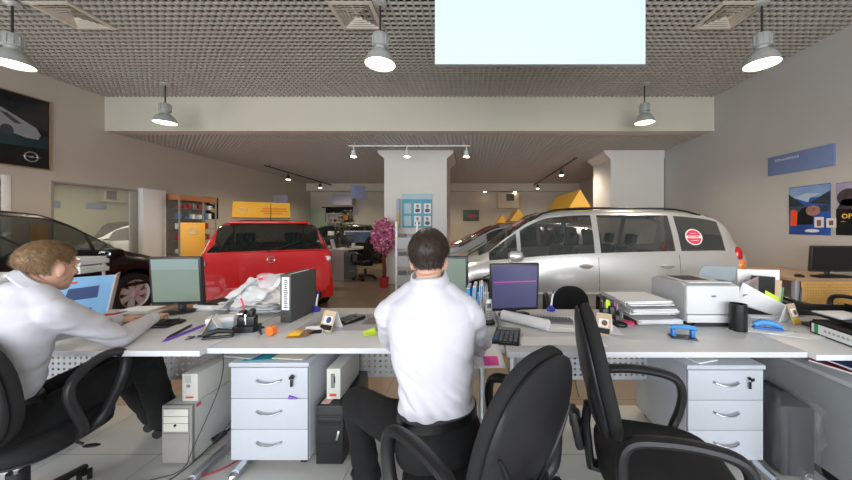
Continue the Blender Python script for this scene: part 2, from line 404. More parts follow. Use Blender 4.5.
def hand(m, wrist, d, up, side, curl=.5, L=.18):
    """palm, four unequal bent fingers and a thumb leaving the side of the palm"""
    w = Vector(wrist); d = Vector(d).normalized(); up = Vector(up).normalized(); x = d.cross(up).normalized() * side; up = x.cross(d).normalized() * side
    up = up if up.z > 0 else -up
    k = L / .18
    R = Matrix((x, d, up)).transposed()
    m.ell(w + d * .045 * k, (.037 * k, .052 * k, .015 * k), 16, 10, M=R.to_4x4()); m.ell(w + d * .01 * k, (.026 * k, .03 * k, .018 * k), 14, 8, M=R.to_4x4())
    for i, (ox, ln) in enumerate(((-.030, .070), (-.010, .078), (.010, .074), (.029, .060))):
        b = w + d * .075 * k + x * ox * k; dd = (d + x * ox * 2.2).normalized(); c = curl * (1 + .15 * i)
        p1 = b + (dd * cos(c * .3) - up * sin(c * .3) + up * .1) * ln * .45 * k; p2 = p1 + (dd * cos(c * .9) - up * sin(c * .9)) * ln * .32 * k; p3 = p2 + (dd * cos(c * 1.3) - up * sin(c * 1.3)) * ln * .25 * k
        m.tube([w + d * .05 * k + x * ox * .8 * k, b, p1, p2, p3], [.009, .0095, .0085, .0078, .0065], 10); m.ell(p3, .0066, 8, 6)
    th = w + d * .02 * k - x * .028 * k; t1 = th + (d * .7 - x * .7 - up * .15).normalized() * .036 * k; t2 = t1 + (d * .92 - x * .3 - up * .25).normalized() * .030 * k
    m.tube([w + d * .015 * k, th, t1, t2], [.012, .0125, .0105, .0085], 10); m.ell(t2, .0086, 8, 6)

def hair_style(Mh, m_hair, parent, seed, length, back_low, n=5200, fringe=.03, spiky=.5, thick=.010):
    rnd = random.Random(seed)
    m = MB(); N = 60; RG = 40
    def sk(u, v):      # skull shell point, u azimuth (0 = face), v elevation angle
        d = Vector((sin(u) * cos(v), cos(u) * cos(v), sin(v)))
        P = Vector((.076 * d.x, -.012 + .098 * d.y, .030 + .090 * d.z))
        return P, d
    def low(u):        # lowest elevation of hair at azimuth u
        a = abs(u)
        fr = .52; sd = -.12; bk = back_low
        if a < .9: return fr + (a / .9) ** 2 * .12
        if a < 1.35: q = (a - .9) / .45; return .64 + (sd - .64) * q
        if a < 1.8: q = (a - 1.35) / .45; return sd + (.22 - sd) * q * .7
        q = min(1, (a - 1.8) / .5); return (sd + (.22 - sd) * .7) * (1 - q) + bk * q - .22 * max(0, min(1, (a - 2.45) / .4))
    NU, NV = 72, 30; ou = []; inn = []
    for j in range(NV + 1):
        for i in range(NU):
            u = -pi + 2 * pi * i / NU; l = low(u); v = l + (pi / 2 - l) * j / NV
            P, d = sk(u, v); edge = min(1, j / 5); th = thick * (.15 + .85 * edge) + .0035 * noise.noise(d * 9 + Vector((seed, 0, 0))) * edge
            if v < -.1 and abs(u) > 1.6: P = P + Vector((0, .10 * (-.1 - v) * .35, 0))
            ou.append(Mh @ (P + d * th)); inn.append(Mh @ (P - d * .012))
    fs = []
    n_ = len(ou)
    for j in range(NV):
        for i in range(NU):
            a, b = j * NU + i, j * NU + (i + 1) % NU; c, e = a + NU, b + NU
            fs.append((a, b, e, c)); fs.append((n_ + c, n_ + e, n_ + b, n_ + a))
    for i in range(NU): fs.append((n_ + i, n_ + (i + 1) % NU, (i + 1) % NU, i))
    m._new(ou + inn, fs); m.build('hair', m_hair, parent, weld=1e-6, angle=80)
    m = MB()
    crown = Vector((0, -.06, .115))
    for k in range(n):
        u = rnd.uniform(-pi, pi); l = low(u); v = l + (pi / 2 - l) * (1 - sqrt(rnd.random())) * 1.0
        v = min(v, 1.5); P, d = sk(u, v)
        if v < -.1 and abs(u) > 1.6: P = P + Vector((0, .10 * (-.1 - v) * .35, 0))
        base = P + d * (thick * .35)
        fl = (P - crown); fl = (fl - d * fl.dot(d)); fl = fl.normalized() if fl.length > 1e-4 else Vector((0, 1, 0))
        fl = (fl + Vector((rnd.uniform(-.5, .5), rnd.uniform(-.5, .5), rnd.uniform(-.4, .2))) * .8).normalized()
        ln = length * rnd.uniform(.6, 1.15); lift = .25 + .35 * rnd.random() * spiky
        p1 = base + (fl * .8 + d * (lift + .35)) * ln * .5; p2 = p1 + (fl + d * (lift - .25)) * ln * .5
        wd = .0011; sx = d.cross(fl).normalized() * wd
        V = [Mh @ q for q in (base - sx, base + sx, p1 + sx * .8, p1 - sx * .8, p2)]
        m._new(V, [(0, 1, 2, 3), (3, 2, 4)])
    m.build('hair_strands', m_hair, parent, fix=False, weld=0)

def lean(p, q, t): return Vector(p) * (1 - t) + Vector(q) * t
def make_person(name, label, J, skinm, hairm, yaw, pitch, roll, body_yaw, hips_yaw, hairseed, hairargs, wseed):
    O = Vector((J['hip'][0], J['hip'][1], 0))
    t = thing(name, label, 'person', O)
    fat = 1.18 if hairseed == 11 else 1.0
    J = {k: Vector(v) - O for k, v in J.items()}
    Mh = Matrix.Translation(J['head']) @ Matrix.Rotation(yaw, 4, 'Z') @ Matrix.Rotation(pitch, 4, 'X') @ Matrix.Rotation(roll, 4, 'Y')
    m = MB(); head(m, Mh)
    nb = J['neck']; skb = Mh @ Vector((0, -.025, -.05))
    m.tube([skb, lean(skb, nb, .5), nb, nb - Vector((0, .0, .06))], [.052, .051, .046, .04], 18)
    hip = J['hip']; ch = J['chest']
    bodypath(m, [(hip - Vector((0, 0, .06)), .12, .08, hips_yaw), (hip + Vector((0, 0, .08)), .13, .085, hips_yaw), (lean(hip, ch, .5), .115, .07, body_yaw), (ch, .13, .07, body_yaw), (lean(ch, nb, .5), .10, .05, body_yaw), (lean(ch, nb, .9), .05, .045, body_yaw)])
    for s in 'LR':
        seg(m, J['sh' + s], J['el' + s], .042, .034); seg(m, J['el' + s], J['wr' + s], .034, .024)
        hand(m, J['wr' + s], J['hd' + s] - J['wr' + s], (0, 0, 1), 1 if s == 'R' else -1, .7, .20)
        seg(m, J['hp' + s], J['kn' + s], .065, .045); seg(m, J['kn' + s], J['an' + s], .042, .032)
        seg(m, J['an' + s], J['to' + s] + Vector((0, 0, .01)), .034, .025)
    me = remesh(m, .0045, 2); body = mesh_obj('body', me, skinm, t)
    # face details
    for s in (1, -1):
        m = MB(); c = Mh @ Vector((s * .030, .070, .004)); m.ell(c, .0125, 14, 10, mi=0); m.ell(Mh @ Vector((s * .030, .0785, .004)), .006, 10, 8, mi=1); m.build('eye', [EYEW, EYED], t, weld=0)
        m = MB(); m.tube([Mh @ Vector(p) for p in ((s * .016, .088, .026), (s * .032, .086, .031), (s * .048, .072, .026))], [.004, .0045, .002], 6); m.build('eyebrow', hairm, t)
    hair_style(Mh, hairm, t, hairseed, **hairargs)
    # shirt
    m = MB(); nbs = nb + Vector((0, 0, -.005))
    bodypath(m, [(hip + Vector((0, 0, .06)), .150, .118, hips_yaw), (hip + Vector((0, 0, .10)), .150, .119, hips_yaw), (lean(hip, ch, .35), .147, .112, body_yaw), (lean(hip, ch, .65), .156, .114, body_yaw), (ch, .176, .118, body_yaw), (lean(ch, nb, .35), .184, .110, body_yaw), (lean(ch, nb, .62), .165, .092, body_yaw), (lean(ch, nb, .85), .10, .075, body_yaw), (nb, .066, .066, body_yaw)])
    m.ell(nb + Vector((0, -.012, -.012)), (.074, .074, .042), 20, 12)
    for s in 'LR':
        seg(m, lean(nb, J['sh' + s], .45), J['sh' + s], .062, .066); seg(m, J['sh' + s], lean(J['sh' + s], J['el' + s], .6), .068, .058); seg(m, lean(J['sh' + s], J['el' + s], .5), J['el' + s], .060, .052)
        cuff = lean(J['el' + s], J['wr' + s], .90); seg(m, J['el' + s], lean(J['el' + s], J['wr' + s], .6), .052, .043); seg(m, lean(J['el' + s], J['wr' + s], .5), cuff, .045, .034)
    up = (skb - nb).normalized()
    xb, yb = Vector((cos(body_yaw), sin(body_yaw), 0)), Vector((-sin(body_yaw), cos(body_yaw), 0))
    def dsp(p, n):
        q = p + O
        # diagonal pulls across the back towards the hips, finer creases on the sleeves
        hz = (p.z - hip.z) / max(.1, (nb.z - hip.z))
        d = 0
        lx = (p - ch).dot(xb)
        w1 = max(0, 1 - abs(hz - .30) / .42)
        v = noise.noise(Vector(((lx * 1.2 + p.z * 1.3) * 16 + wseed, (lx - p.z) * 3.0, 2.1)))
        d += w1 * (.020 * v - .010 * abs(v)) + .006 * noise.noise(Vector((lx * 5 + wseed, p.z * 26, p.y * 5))) * max(0, 1 - abs(hz - .15) / .4)
        ar = min(1, max(0, abs(lx) - .15) / .05)
        v2 = noise.noise(Vector((p.x * 22, p.y * 9, p.z * 24 + wseed))); d += (.3 + ar) * .007 * v2
        d += .003 * noise.noise(q * 8)
        return p + n * d
    me = remesh(m, .007, 4, dsp); sh = mesh_obj('shirt', me, SHIRT, t)
    # collar
    m = MB(); cN = 28
    ax = up; cx_ = ax.cross(Vector((0, 0, 1))); cx_ = xb - ax * xb.dot(ax); cx_.normalize(); cy_ = ax.cross(cx_)
    V = []
    for (r, z) in ((.069, -.012), (.066, .028), (.068, .034), (.074, .030), (.082, -.004), (.078, -.012)):
        for k in range(cN):
            a = 2 * pi * k / cN; V.append(nb + cx_ * r * cos(a) + cy_ * r * 1.02 * sin(a) + ax * (z + .004 * sin(3 * a)))
    m._new(V, [(i * cN + k, i * cN + (k + 1) % cN, ((i + 1) % 6) * cN + (k + 1) % cN, ((i + 1) % 6) * cN + k) for i in range(6) for k in range(cN)])
    m.build('collar', SHIRT, sh)
    for s in 'LR':
        d = (J['wr' + s] - J['el' + s]).normalized(); c = lean(J['el' + s], J['wr' + s], .88); m = MB(); m.tube([c, c + d * .055], [.038, .036], 20); m.build('cuff', SHIRT, sh)
    # trousers
    m = MB()
    bodypath(m, [(hip - Vector((0, 0, .075)), .165, .13, hips_yaw), (hip, .175, .145, hips_yaw), (hip + Vector((0, 0, .07)), .158, .128, hips_yaw), (hip + Vector((0, 0, .095)), .152, .122, hips_yaw)])
    for s in 'LR':
        seg(m, J['hp' + s], J['kn' + s], .095, .070 * fat, 8); seg(m, J['kn' + s], lean(J['kn' + s], J['an' + s], .5), .068 * fat, .060 * fat); seg(m, lean(J['kn' + s], J['an' + s], .45), lean(J['kn' + s], J['an' + s], .93), .062 * fat, .062 * fat)
        m.tube([lean(J['kn' + s], J['an' + s], .8), lean(J['kn' + s], J['an' + s], 1.0)], [.06 * fat, .074 * fat], 16)
    me = remesh(m, .008, 4, wrinkle(.007, 9, 9, 14, wseed, .004)); mesh_obj('trousers', me, TROU, t)
    m = MB(); bodypath(m, [(hip + Vector((0, 0, .072)), .159, .129, hips_yaw), (hip + Vector((0, 0, .104)), .157, .126, hips_yaw)]); m.build('belt', mat('black_belt', (.01, .01, .01), .35), t)
    for s in 'LR':
        m = MB(); a, b = J['an' + s], J['to' + s]; dd = (b - a); dd.z = 0; dd.normalize()
        base = Vector((a.x, a.y, .0)) - dd * .06; R = Matrix.Rotation(atan2(dd.y, dd.x), 4, 'Z')
        S = [(-.01, .030, .055), (.03, .037, .085), (.10, .038, .085), (.17, .045, .06), (.23, .044, .045), (.27, .025, .03)]
        N = 18; V = []
        for (x, w, h) in S:
            for k in range(N):
                a2 = 2 * pi * k / N; V.append(base + R @ Vector((x, w * cos(a2), max(0, h / 2 + h / 2 * sin(a2)))) + Vector((0, 0, J['an' + s].z - .09)))
        m._new(V, [(i * N + k, i * N + (k + 1) % N, (i + 1) * N + (k + 1) % N, (i + 1) * N + k) for i in range(len(S) - 1) for k in range(N)] + [tuple(range(N)), tuple(range((len(S) - 1) * N, len(S) * N))])
        m.build('shoe', SHOE, t)
    return t, Mh, J, O
p1 = make_person('person', 'dark-haired person in white shirt and black trousers seated with back to the viewer',
    dict(head=(-.172, 1.305, 1.262), neck=(-.168, 1.285, 1.172), chest=(-.152, 1.262, .95), hip=(-.130, 1.235, .585),
         shL=(-.325, 1.29, 1.035), shR=(-.010, 1.28, 1.035), elL=(-.385, 1.53, .83), elR=(.055, 1.50, .825), wrL=(-.27, 1.76, .80), wrR=(-.06, 1.75, .80), hdL=(-.2, 1.84, .79), hdR=(-.13, 1.83, .79),
         hpL=(-.215, 1.28, .535), hpR=(-.06, 1.29, .535), knL=(-.545, 1.49, .555), knR=(-.28, 1.70, .55), anL=(-.52, 1.58, .11), anR=(-.30, 1.80, .11), toL=(-.62, 1.72, .02), toR=(-.36, 1.96, .02)),
    SKIN, HAIRB, .02, -.10, 0, .02, .35, 3, dict(length=.018, back_low=-1.05, thick=.010), 1.3)
SKIN2 = mat('fair_skin', (.66, .38, .27), .5, var=.06, scale=18, bump=.04, bscale=200)
p2 = make_person('person', 'fair-haired person in white shirt and black trousers typing at the left desk',
    dict(head=(-2.012, 1.48, 1.205), neck=(-2.03, 1.42, 1.128), chest=(-2.055, 1.375, .92), hip=(-2.075, 1.335, .54),
         shL=(-2.22, 1.42, 1.015), shR=(-1.885, 1.40, 1.015), elL=(-2.27, 1.63, .82), elR=(-1.865, 1.65, .805), wrL=(-2.19, 1.92, .815), wrR=(-1.985, 1.93, .822), hdL=(-2.12, 2.08, .812), hdR=(-2.055, 2.08, .828),
         hpL=(-2.16, 1.39, .49), hpR=(-1.99, 1.39, .49), knL=(-2.14, 1.87, .57), knR=(-1.955, 1.86, .60), anL=(-2.16, 2.14, .11), anR=(-2.03, 2.07, .115), toL=(-2.18, 2.32, .02), toR=(-2.05, 2.22, .03)),
    SKIN2, HAIRF, -.02, -.14, 0, -.08, .0, 11, dict(length=.020, back_low=-1.2, thick=.006, spiky=.5), 7.7)
t = p2[0]; J = p2[2]
m = MB(); d = (J['wrL'] - J['elL']).normalized(); c = J['wrL'] + d * .002; m.tube([c - d * .004, c + d * .012], [.031, .031], 16, mi=0); m.ell(c + Vector((0, 0, .030)), (.016, .016, .006), 12, 6, mi=0); m.build('wrist_watch', mat('gold_metal', (.8, .55, .2), .25, 1), t)
# ------------------------------------------------------------------ cars
def pchip(xs, ys):
    n = len(xs); h = [xs[i + 1] - xs[i] for i in range(n - 1)]; d = [(ys[i + 1] - ys[i]) / h[i] for i in range(n - 1)]
    m = [d[0]] + [0] * (n - 2) + [d[-1]]
    for i in range(1, n - 1):
        m[i] = 0 if d[i - 1] * d[i] <= 0 else 2 * d[i - 1] * d[i] / (d[i - 1] + d[i])
    def f(x):
        if x <= xs[0]: return ys[0]
        if x >= xs[-1]: return ys[-1]
        i = 0
        while x > xs[i + 1]: i += 1
        t = (x - xs[i]) / h[i]
        return ((1 + 2 * t) * (1 - t) ** 2) * ys[i] + t * (1 - t) ** 2 * h[i] * m[i] + t * t * (3 - 2 * t) * ys[i + 1] + t * t * (t - 1) * h[i] * m[i + 1]
    return f
CARGL = mat('car_glass', (.03, .04, .04), .02, alpha=.52, var=0, ior=1.9, spec=.8)
CARGLD = mat('tinted_car_glass', (.012, .016, .016), .03, alpha=.84, var=0)
INTER = mat('car_interior', (.025, .025, .027), .8)
SEAM = mat('door_gap', (.01, .01, .01), .8)
TYRE = RUBBER
RIM = mat('alloy_rim', (.62, .63, .65), .4, .2)
REDL = mat('tail_lamp_red', (.55, .01, .01), .12, coat=1, var=.1)
ORL = mat('tail_lamp_orange', (.9, .25, .03), .15, coat=1)
CLRL = mat('clear_lamp', (.75, .78, .8), .1, coat=1)
TRIMB = mat('black_car_trim', (.015, .015, .016), .35)
def paint(name, c, metal=.0, rough=.3): return mat(name, c, rough, metal, var=.015, scale=3, coat=1)

def car(sp, name, label, loc, rz, group=None, detail=True, glass=None):
    t = thing(name, label, 'car', loc, rz, group)
    K = sp['keys']; names = ['zb', 'ws', 'zm', 'wm', 'zl', 'wl', 'zt', 'wt']
    fn = {n: pchip([k[0] for k in K], [k[i + 1] for k in K]) for i, n in enumerate(names)}
    L = K[-1][0]; R = sp['R']; wz = R; A = R + .05
    st = set([0.0, L]); step = .045 if detail else .09
    for i in range(int(L / step)): st.add(round(i * step, 3))
    for w in sp['wheels']:
        for k in range(13): st.add(round(w + A * cos(pi * k / 12) * .999, 3))
    B = sp['bounds']            # window boundaries
    for v in B.values():
        for q in v: st.add(round(q, 3))
    for k in (.02, .05, L - .02, L - .05): st.add(round(k, 3))
    st = sorted(st); cl = [st[0]]
    keep = {round(q, 3) for v in B.values() for q in v}
    for s_ in st[1:]:
        if s_ - cl[-1] < .012:
            if s_ in keep: cl[-1] = s_
            continue
        cl.append(s_)
    st = cl
    NR = 13
    def prof(s):
        g = {n: fn[n](s) for n in names}
        zb = g['zb']; arch = 0
        for w in sp['wheels']:
            if abs(s - w) < A: arch = wz + sqrt(A * A - (s - w) ** 2)
        z1 = max(zb, arch)
        zl, wl, zt, wt = g['zl'], g['wl'], g['zt'], g['wt']; cr = min(.05, max(.004, (zt - zl) * .3)); ze = zt - cr
        zm = max(g['zm'], z1 + .05); zm = min(zm, zl - .04)
        P = [(0, z1 if arch else zb), (g['ws'], z1), (g['wm'] * .985, z1 + (zm - z1) * .35), (g['wm'], zm), (g['wm'] - (g['wm'] - wl) * .55, zm + (zl - zm) * .7), (wl, zl)]
        for q in (.07, .5, .92):
            bul = .018 * sin(pi * q)
            P.append((wl + (wt - wl) * q + bul * (1 if zt - zl > .15 else .3), zl + (ze - zl) * q))
        P += [(wt, ze), (wt * .93, ze + cr * .45), (wt * .6, ze + cr * .85), (0, zt)]
        return P
    PR = {s_: prof(s_) for s_ in st}
    def pt(s_, j, sd): y, z = PR[s_][j]; return Vector((s_, y * sd, z))
    def surf(s_, z, sd, off=.0):      # side surface point at length s_ and height z
        P = prof(s_)
        for a, b in zip(P[1:], P[2:10]):
            if a[1] <= z <= b[1] and b[1] > a[1]:
                q = (z - a[1]) / (b[1] - a[1]); return Vector((s_, (a[0] + (b[0] - a[0]) * q + off) * sd, z))
        return Vector((s_, (P[3][0] + off) * sd, z))
    parts = {}
    def cls(i, j, sd):
        a, b = st[i], st[i + 1]; mid = (a + b) / 2
        if 6 <= j <= 7:
            for nm, v in B.items():
                if nm.startswith('side') and v[0] <= mid <= v[1]: return nm + ('L' if sd > 0 else 'R')
        if 9 <= j:
            for nm in ('front', 'rear'):
                if nm in B and B[nm][0] <= mid <= B[nm][1] and (j > 9 or True): return nm
        if 2 <= j <= 5 and detail:
            for nm, v in sp.get('doors', {}).items():
                if v[0] <= mid <= v[1] and PR[a][1][1] < .45 and PR[b][1][1] < .45: return 'door' + nm + ('L' if sd > 0 else 'R')
        return 'body'
    for i in range(len(st) - 1):
        for j in range(NR - 1):
            for sd in (1, -1):
                k = cls(i, j, sd); parts.setdefault(k, []).append((st[i], st[i + 1], j, sd))
    bodyo = None; doors = {}
    def mk(k):
        m = MB()
        for a, b, j, sd in parts[k]:
            q = [pt(a, j, sd), pt(b, j, sd), pt(b, j + 1, sd), pt(a, j + 1, sd)]
            m._new(q, [(0, 1, 2, 3) if sd < 0 else (3, 2, 1, 0)])
        return m
    m = mk('body')
    for e in (0.0, L):              # end caps
        for j in range(NR - 1):
            q = [pt(e, j, 1), pt(e, j + 1, 1), pt(e, j + 1, -1), pt(e, j, -1)]
            m._new(q, [(0, 1, 2, 3) if e == 0 else (3, 2, 1, 0)])
    m.build('body', sp['paint'], t, fix=False, weld=1e-4, angle=50)
    gl = glass or CARGL
    for k in parts:
        if k.startswith('door'):
            d = mk(k).build('door', sp['paint'], t, fix=False, weld=1e-4, angle=50); doors[k] = d
            v = sp['doors'][k[4:-1]]; sd = 1 if k[-1] == 'L' else -1
            zc = sp['handle_z']; sc = v[0] + .17
            p = surf(sc, zc, sd, .012); h = MB(); h.ell(p + Vector((0, -.012 * sd, 0)), (.085, .012, .034), 14, 8)
            h.tube([surf(sc + x, zc + .006 + z, sd, .022 + o) for x, z, o in ((-.09, 0, -.015), (-.06, .002, .006), (.06, .002, .006), (.09, 0, -.015))], .011, 8)
            h.build('door_handle', sp['paint'], d)
            g = MB()
            for s_ in v:
                zz = [fn['zb'](s_) + .05 + q * (fn['zl'](s_) - .01 - fn['zb'](s_) - .05) / 10 for q in range(11)]
                pts = [surf(s_, z, sd, .0012) for z in zz]
                for p, q in zip(pts, pts[1:]):
                    dx = Vector((.003, 0, 0)); g._new([p - dx, p + dx, q + dx, q - dx], [(0, 1, 2, 3)])
            g.build('door_seam', SEAM, d, fix=False)
    for k in parts:
        if k[:4] in ('side', 'fron', 'rear'):
            nm = 'windshield' if k == 'front' else 'rear_window' if k == 'rear' else 'side_window'
            mk(k).build(nm, sp.get('rear_glass', gl) if k == 'rear' else gl, t, fix=False, weld=1e-4, angle=50)
    # wheels
    for w in sp['wheels']:
        for sd in (1, -1):
            yo = (fn['wm'](w) - .12) * sd; wc = Vector((w, yo, wz)); Mx = Matrix.Rotation(-pi / 2 * sd, 4, 'X')
            m = MB(); m.lathe([(R * .66, .10), (R * .9, .105), (R * .985, .085), (R, .05), (R, -.08), (R * .94, -.1), (R * .66, -.1)], c=wc, M=Mx, seg=36, caps=False)
            wo = m.build('wheel', TYRE, t)
            if detail:
                m = MB(); m.lathe([(R * .68, .095), (R * .66, .10), (R * .62, .09), (R * .60, .05), (R * .6, -.08)], c=wc, M=Mx, seg=36, caps=False)
                m.lathe([(.001, .088), (.045, .085), (.07, .07)], c=wc, M=Mx, seg=16, caps=False)
                ns = sp.get('spokes', 7)
                for k in range(ns):
                    a = 2 * pi * k / ns
                    Ms = Matrix.Translation(wc) @ Mx @ Matrix.Rotation(a, 4, 'Z')
                    m.prism([(.02, -.03), (R * .62, -.048 if ns < 8 else -.02), (R * .62, .048 if ns < 8 else .02), (.02, .03)], .055, .078, M=Ms)
                m.build('rim', RIM, wo)
                m = MB(); m.lathe([(.001, .02), (R * .6, .02)], c=wc, M=Mx, seg=24, caps=False); m.build('brake_disc', GREYPL, wo)
    # interior
    fz = .42; s0, s1 = sp['cab']
    m = MB(); wi = fn['wl'](sum(sp['cab']) / 2) - .09
    m.box((s0, -wi, .24), (s1, wi, fz)); m.box((s0, -wi, fz), (s0 + .12, wi, fn['zl'](s0) - .06)); m.box((s1 - .25, -wi, fz), (s1 + .1, wi, fn['zl'](s1) - .03), .05)
    m.build('cabin', INTER, t)
    seats = [(q, y) for q in sp['seats'] for y in (-.36, .36)]
    zs = fn['zl'](s0 + 1)
    for q, y in seats:
        m = MB(); Rr = Matrix.Rotation(-.22, 3, 'Y')
        m.cbox((q - .05, y, zs - .22), (.13, .46, .62), .05, R=Rr); m.cbox((q - .16, y, zs + .19), (.09, .25, .17), .035, R=Rr)
        for yy in (-.06, .06): m.cyl((q - .10, y + yy, zs + .0), (q - .15, y + yy, zs + .16), .007, 6)
        m.build('car_seat', INTER, t)
    if detail:
        sc = sp['cab'][1] - .25; m = MB()
        m.tube([(sc - .12 + .18 * cos(a) * .4, .36 + .18 * sin(a), fn['zl'](sc) - .05 + .18 * cos(a) * .9) for a in [2 * pi * k / 20 for k in range(20)]], .014, 6, closed=True)
        m.build('steering_wheel', INTER, t)
    # mirrors
    ms = sp['mirror']
    for sd in (1, -1):
        p = surf(ms, fn['zl'](ms) - .01, sd, 0)
        m = MB(); m.cbox(p + Vector((.01, .13 * sd, .075)), (.19, .21, .15), .055); m.tube([p, p + Vector((0, .06 * sd, .03))], .022, 8)
        mo = m.build('wing_mirror', sp.get('mirror_paint', sp['paint']), t)
        m = MB(); m.ell(p + Vector((-.083, .13 * sd, .075)), (.01, .088, .055), 16, 8); m.build('mirror_glass', CHROME, mo)
    # lamps
    for sd in (1, -1):
        m = MB()
        for a_, b_, c_, rx, ry, rz_, mi in sp['tails']: m.ell((a_, b_ * sd, c_), (rx, ry, rz_), 18, 12, mi=mi)
        tl = m.build('tail_lamp', [REDL, ORL, REDL], t)
        hs = L - .16
        zh = fn['zl'](hs) - .10
        m = MB(); m.ell(surf(hs, zh, sd, -.075), (.17, .085, .07), 18, 10); m.build('headlamp', CLRL, t)
    # bumpers, plates, grille
    for e, nm in ((0.0, 'rear_bumper'), (L, 'front_bumper')):
        w = fn['wm'](abs(e - .05)) ; zz = fn['zb'](e)
        sg = -1 if e == 0 else 1; m = MB()
        pr = [(e + sg * .05 - sg * .10 * (abs(q) ** 3), w * q * 1.02) for q in [k / 8 - 1 for k in range(17)]]
        lo, hi = sp['bumper']
        V = [(x, y, z) for z in (lo, (lo + hi) / 2, hi) for x, y in pr]; V = [(x - sg * (.03 if z != (lo + hi) / 2 else 0), y, z) for x, y, z in V] + [(x - sg * .25, y, z) for z in (lo, hi) for x, y in pr]
        fs = []
        n = 17
        for r0, r1 in ((3, 0), (0, 1), (1, 2), (2, 4)):
            for k in range(n - 1): fs.append((r0 * n + k, r0 * n + k + 1, r1 * n + k + 1, r1 * n + k))
        m._new(V, fs); m.build(nm, sp.get('bumper_paint', sp['paint']), t)
        if detail:
            m = MB(); zp = sp['plate_z'] if e == 0 else .42; xx = e + sg * (.055 if e or sp['plate_z'] < .6 else .018)
            m.cbox((xx, 0, zp), (.012, .52, .115), .003); po = m.build('license_plate', PAPER, t)
    if detail:
        m = MB()
        for k in range(4): m.cbox((L + .02, 0, .60 + k * .045), (.03, .62, .014))
        m.build('grille', TRIMB, t)
        m = MB(); sc = sp['cab'][1] + .1
        for y in (-.3, .32): m.tube([(sc + .22, y + .25, fn['zt'](sc + .22) + .012), (sc - .08, y - .2, fn['zt'](sc - .08) + .02)], .008, 6)
        m.build('wiper', TRIMB, t)
    if sp.get('rails'):
        a, b = sp['rails']
        for sd in (1, -1):
            m = MB(); n = 14; pts = []
            for k in range(n + 1):
                s_ = a + (b - a) * k / n; P = prof(s_); hgt = .045 * min(1, min(k, n - k) / 1.5) - .004
                pts.append(Vector((s_, P[9][0] * sd * .985, P[9][1] + hgt + .01)))
            m.tube(pts, .014, 8); m.build('roof_rail', TRIMB, t)
    if sp.get('strip'):
        for sd in (1, -1):
            m = MB(); a, b, z = sp['strip']; n = 30
            for k in range(n):
                s_, s2 = a + (b - a) * k / n, a + (b - a) * (k + 1) / n
                m._new([surf(s_, z - .025, sd, .003), surf(s2, z - .025, sd, .003), surf(s2, z, sd, .014), surf(s_, z, sd, .014), surf(s2, z + .025, sd, .003), surf(s_, z + .025, sd, .003)], [(0, 1, 2, 3), (3, 2, 4, 5)])
            m.build('side_strip', sp['strip_mat'], t)
    t['_f'] = 0; del t['_f']
    return t, fn, surf, prof

# silver people carrier -------------------------------------------------------
SILV = paint('silver_paint', (.64, .635, .62), .55, .28)
# s, zb, ws, zm, wm, zl, wl, zt, wt
vanK = [(0, .34, .72, .62, .83, .99, .79, 1.02, .70), (.07, .24, .80, .62, .87, 1.02, .82, 1.14, .73), (.16, .20, .80, .62, .87, 1.03, .82, 1.38, .70),
        (.34, .19, .82, .62, .88, 1.035, .835, 1.56, .64), (.62, .18, .82, .62, .885, 1.03, .84, 1.61, .63), (1.1, .18, .83, .62, .885, 1.02, .845, 1.645, .635), (2.1, .18, .83, .62, .885, .99, .845, 1.65, .64),
        (2.62, .18, .83, .62, .885, .965, .845, 1.615, .63), (2.9, .18, .83, .62, .885, .95, .84, 1.51, .63), (3.2, .18, .83, .62, .885, .935, .83, 1.31, .66), (3.62, .18, .83, .62, .88, .92, .80, 1.02, .70), (4.0, .2, .80, .60, .86, .84, .74, .92, .60),
        (4.28, .22, .74, .55, .80, .74, .66, .82, .52), (4.42, .25, .62, .52, .70, .66, .55, .70, .42), (4.46, .28, .5, .5, .62, .60, .48, .62, .36)]
van = dict(keys=vanK, R=.32, wheels=(.86, 3.56), paint=SILV, bounds={'side1': (.30, .90), 'side2': (.98, 1.98), 'side3': (2.06, 3.05), 'side4': (3.10, 3.48), 'front': (2.80, 3.62), 'rear': (.12, .42)},
           doors={'rear': (.94, 2.02), 'front': (2.02, 3.12)}, handle_z=.86, cab=(.5, 3.45), seats=(1.5, 2.35), mirror=3.14, tails=((.115, .795, 1.0, .065, .045, .12, 0), (.095, .825, .865, .06, .04, .085, 1)),
           bumper=(.26, .52), plate_z=.85, rails=(.5, 2.9), spokes=7, strip=(.5, 3.9, .50), strip_mat=SILV, mirror_paint=SILV)
# local +x is the front; front points to -x in the world => rz = pi
SX = 3.74; SY = 4.11 + .885
vt, vfn, vsurf, vprof = car(van, 'silver_minivan', 'silver people carrier parked side-on, yellow tent sign on its roof', (SX, SY, 0), pi)
STKR = mat('red_sticker', (.75, .05, .12), .5); STKW = mat('white_sticker', (.85, .85, .85), .5); YSIGN = mat('yellow_sign', (.88, .46, .05), .5, var=.03, scale=3)
YLIT = YSIGN; ORTX = mat('orange_print', (.75, .20, .03), .5); SILP = mat('silver_print', (.65, .6, .5), .4)
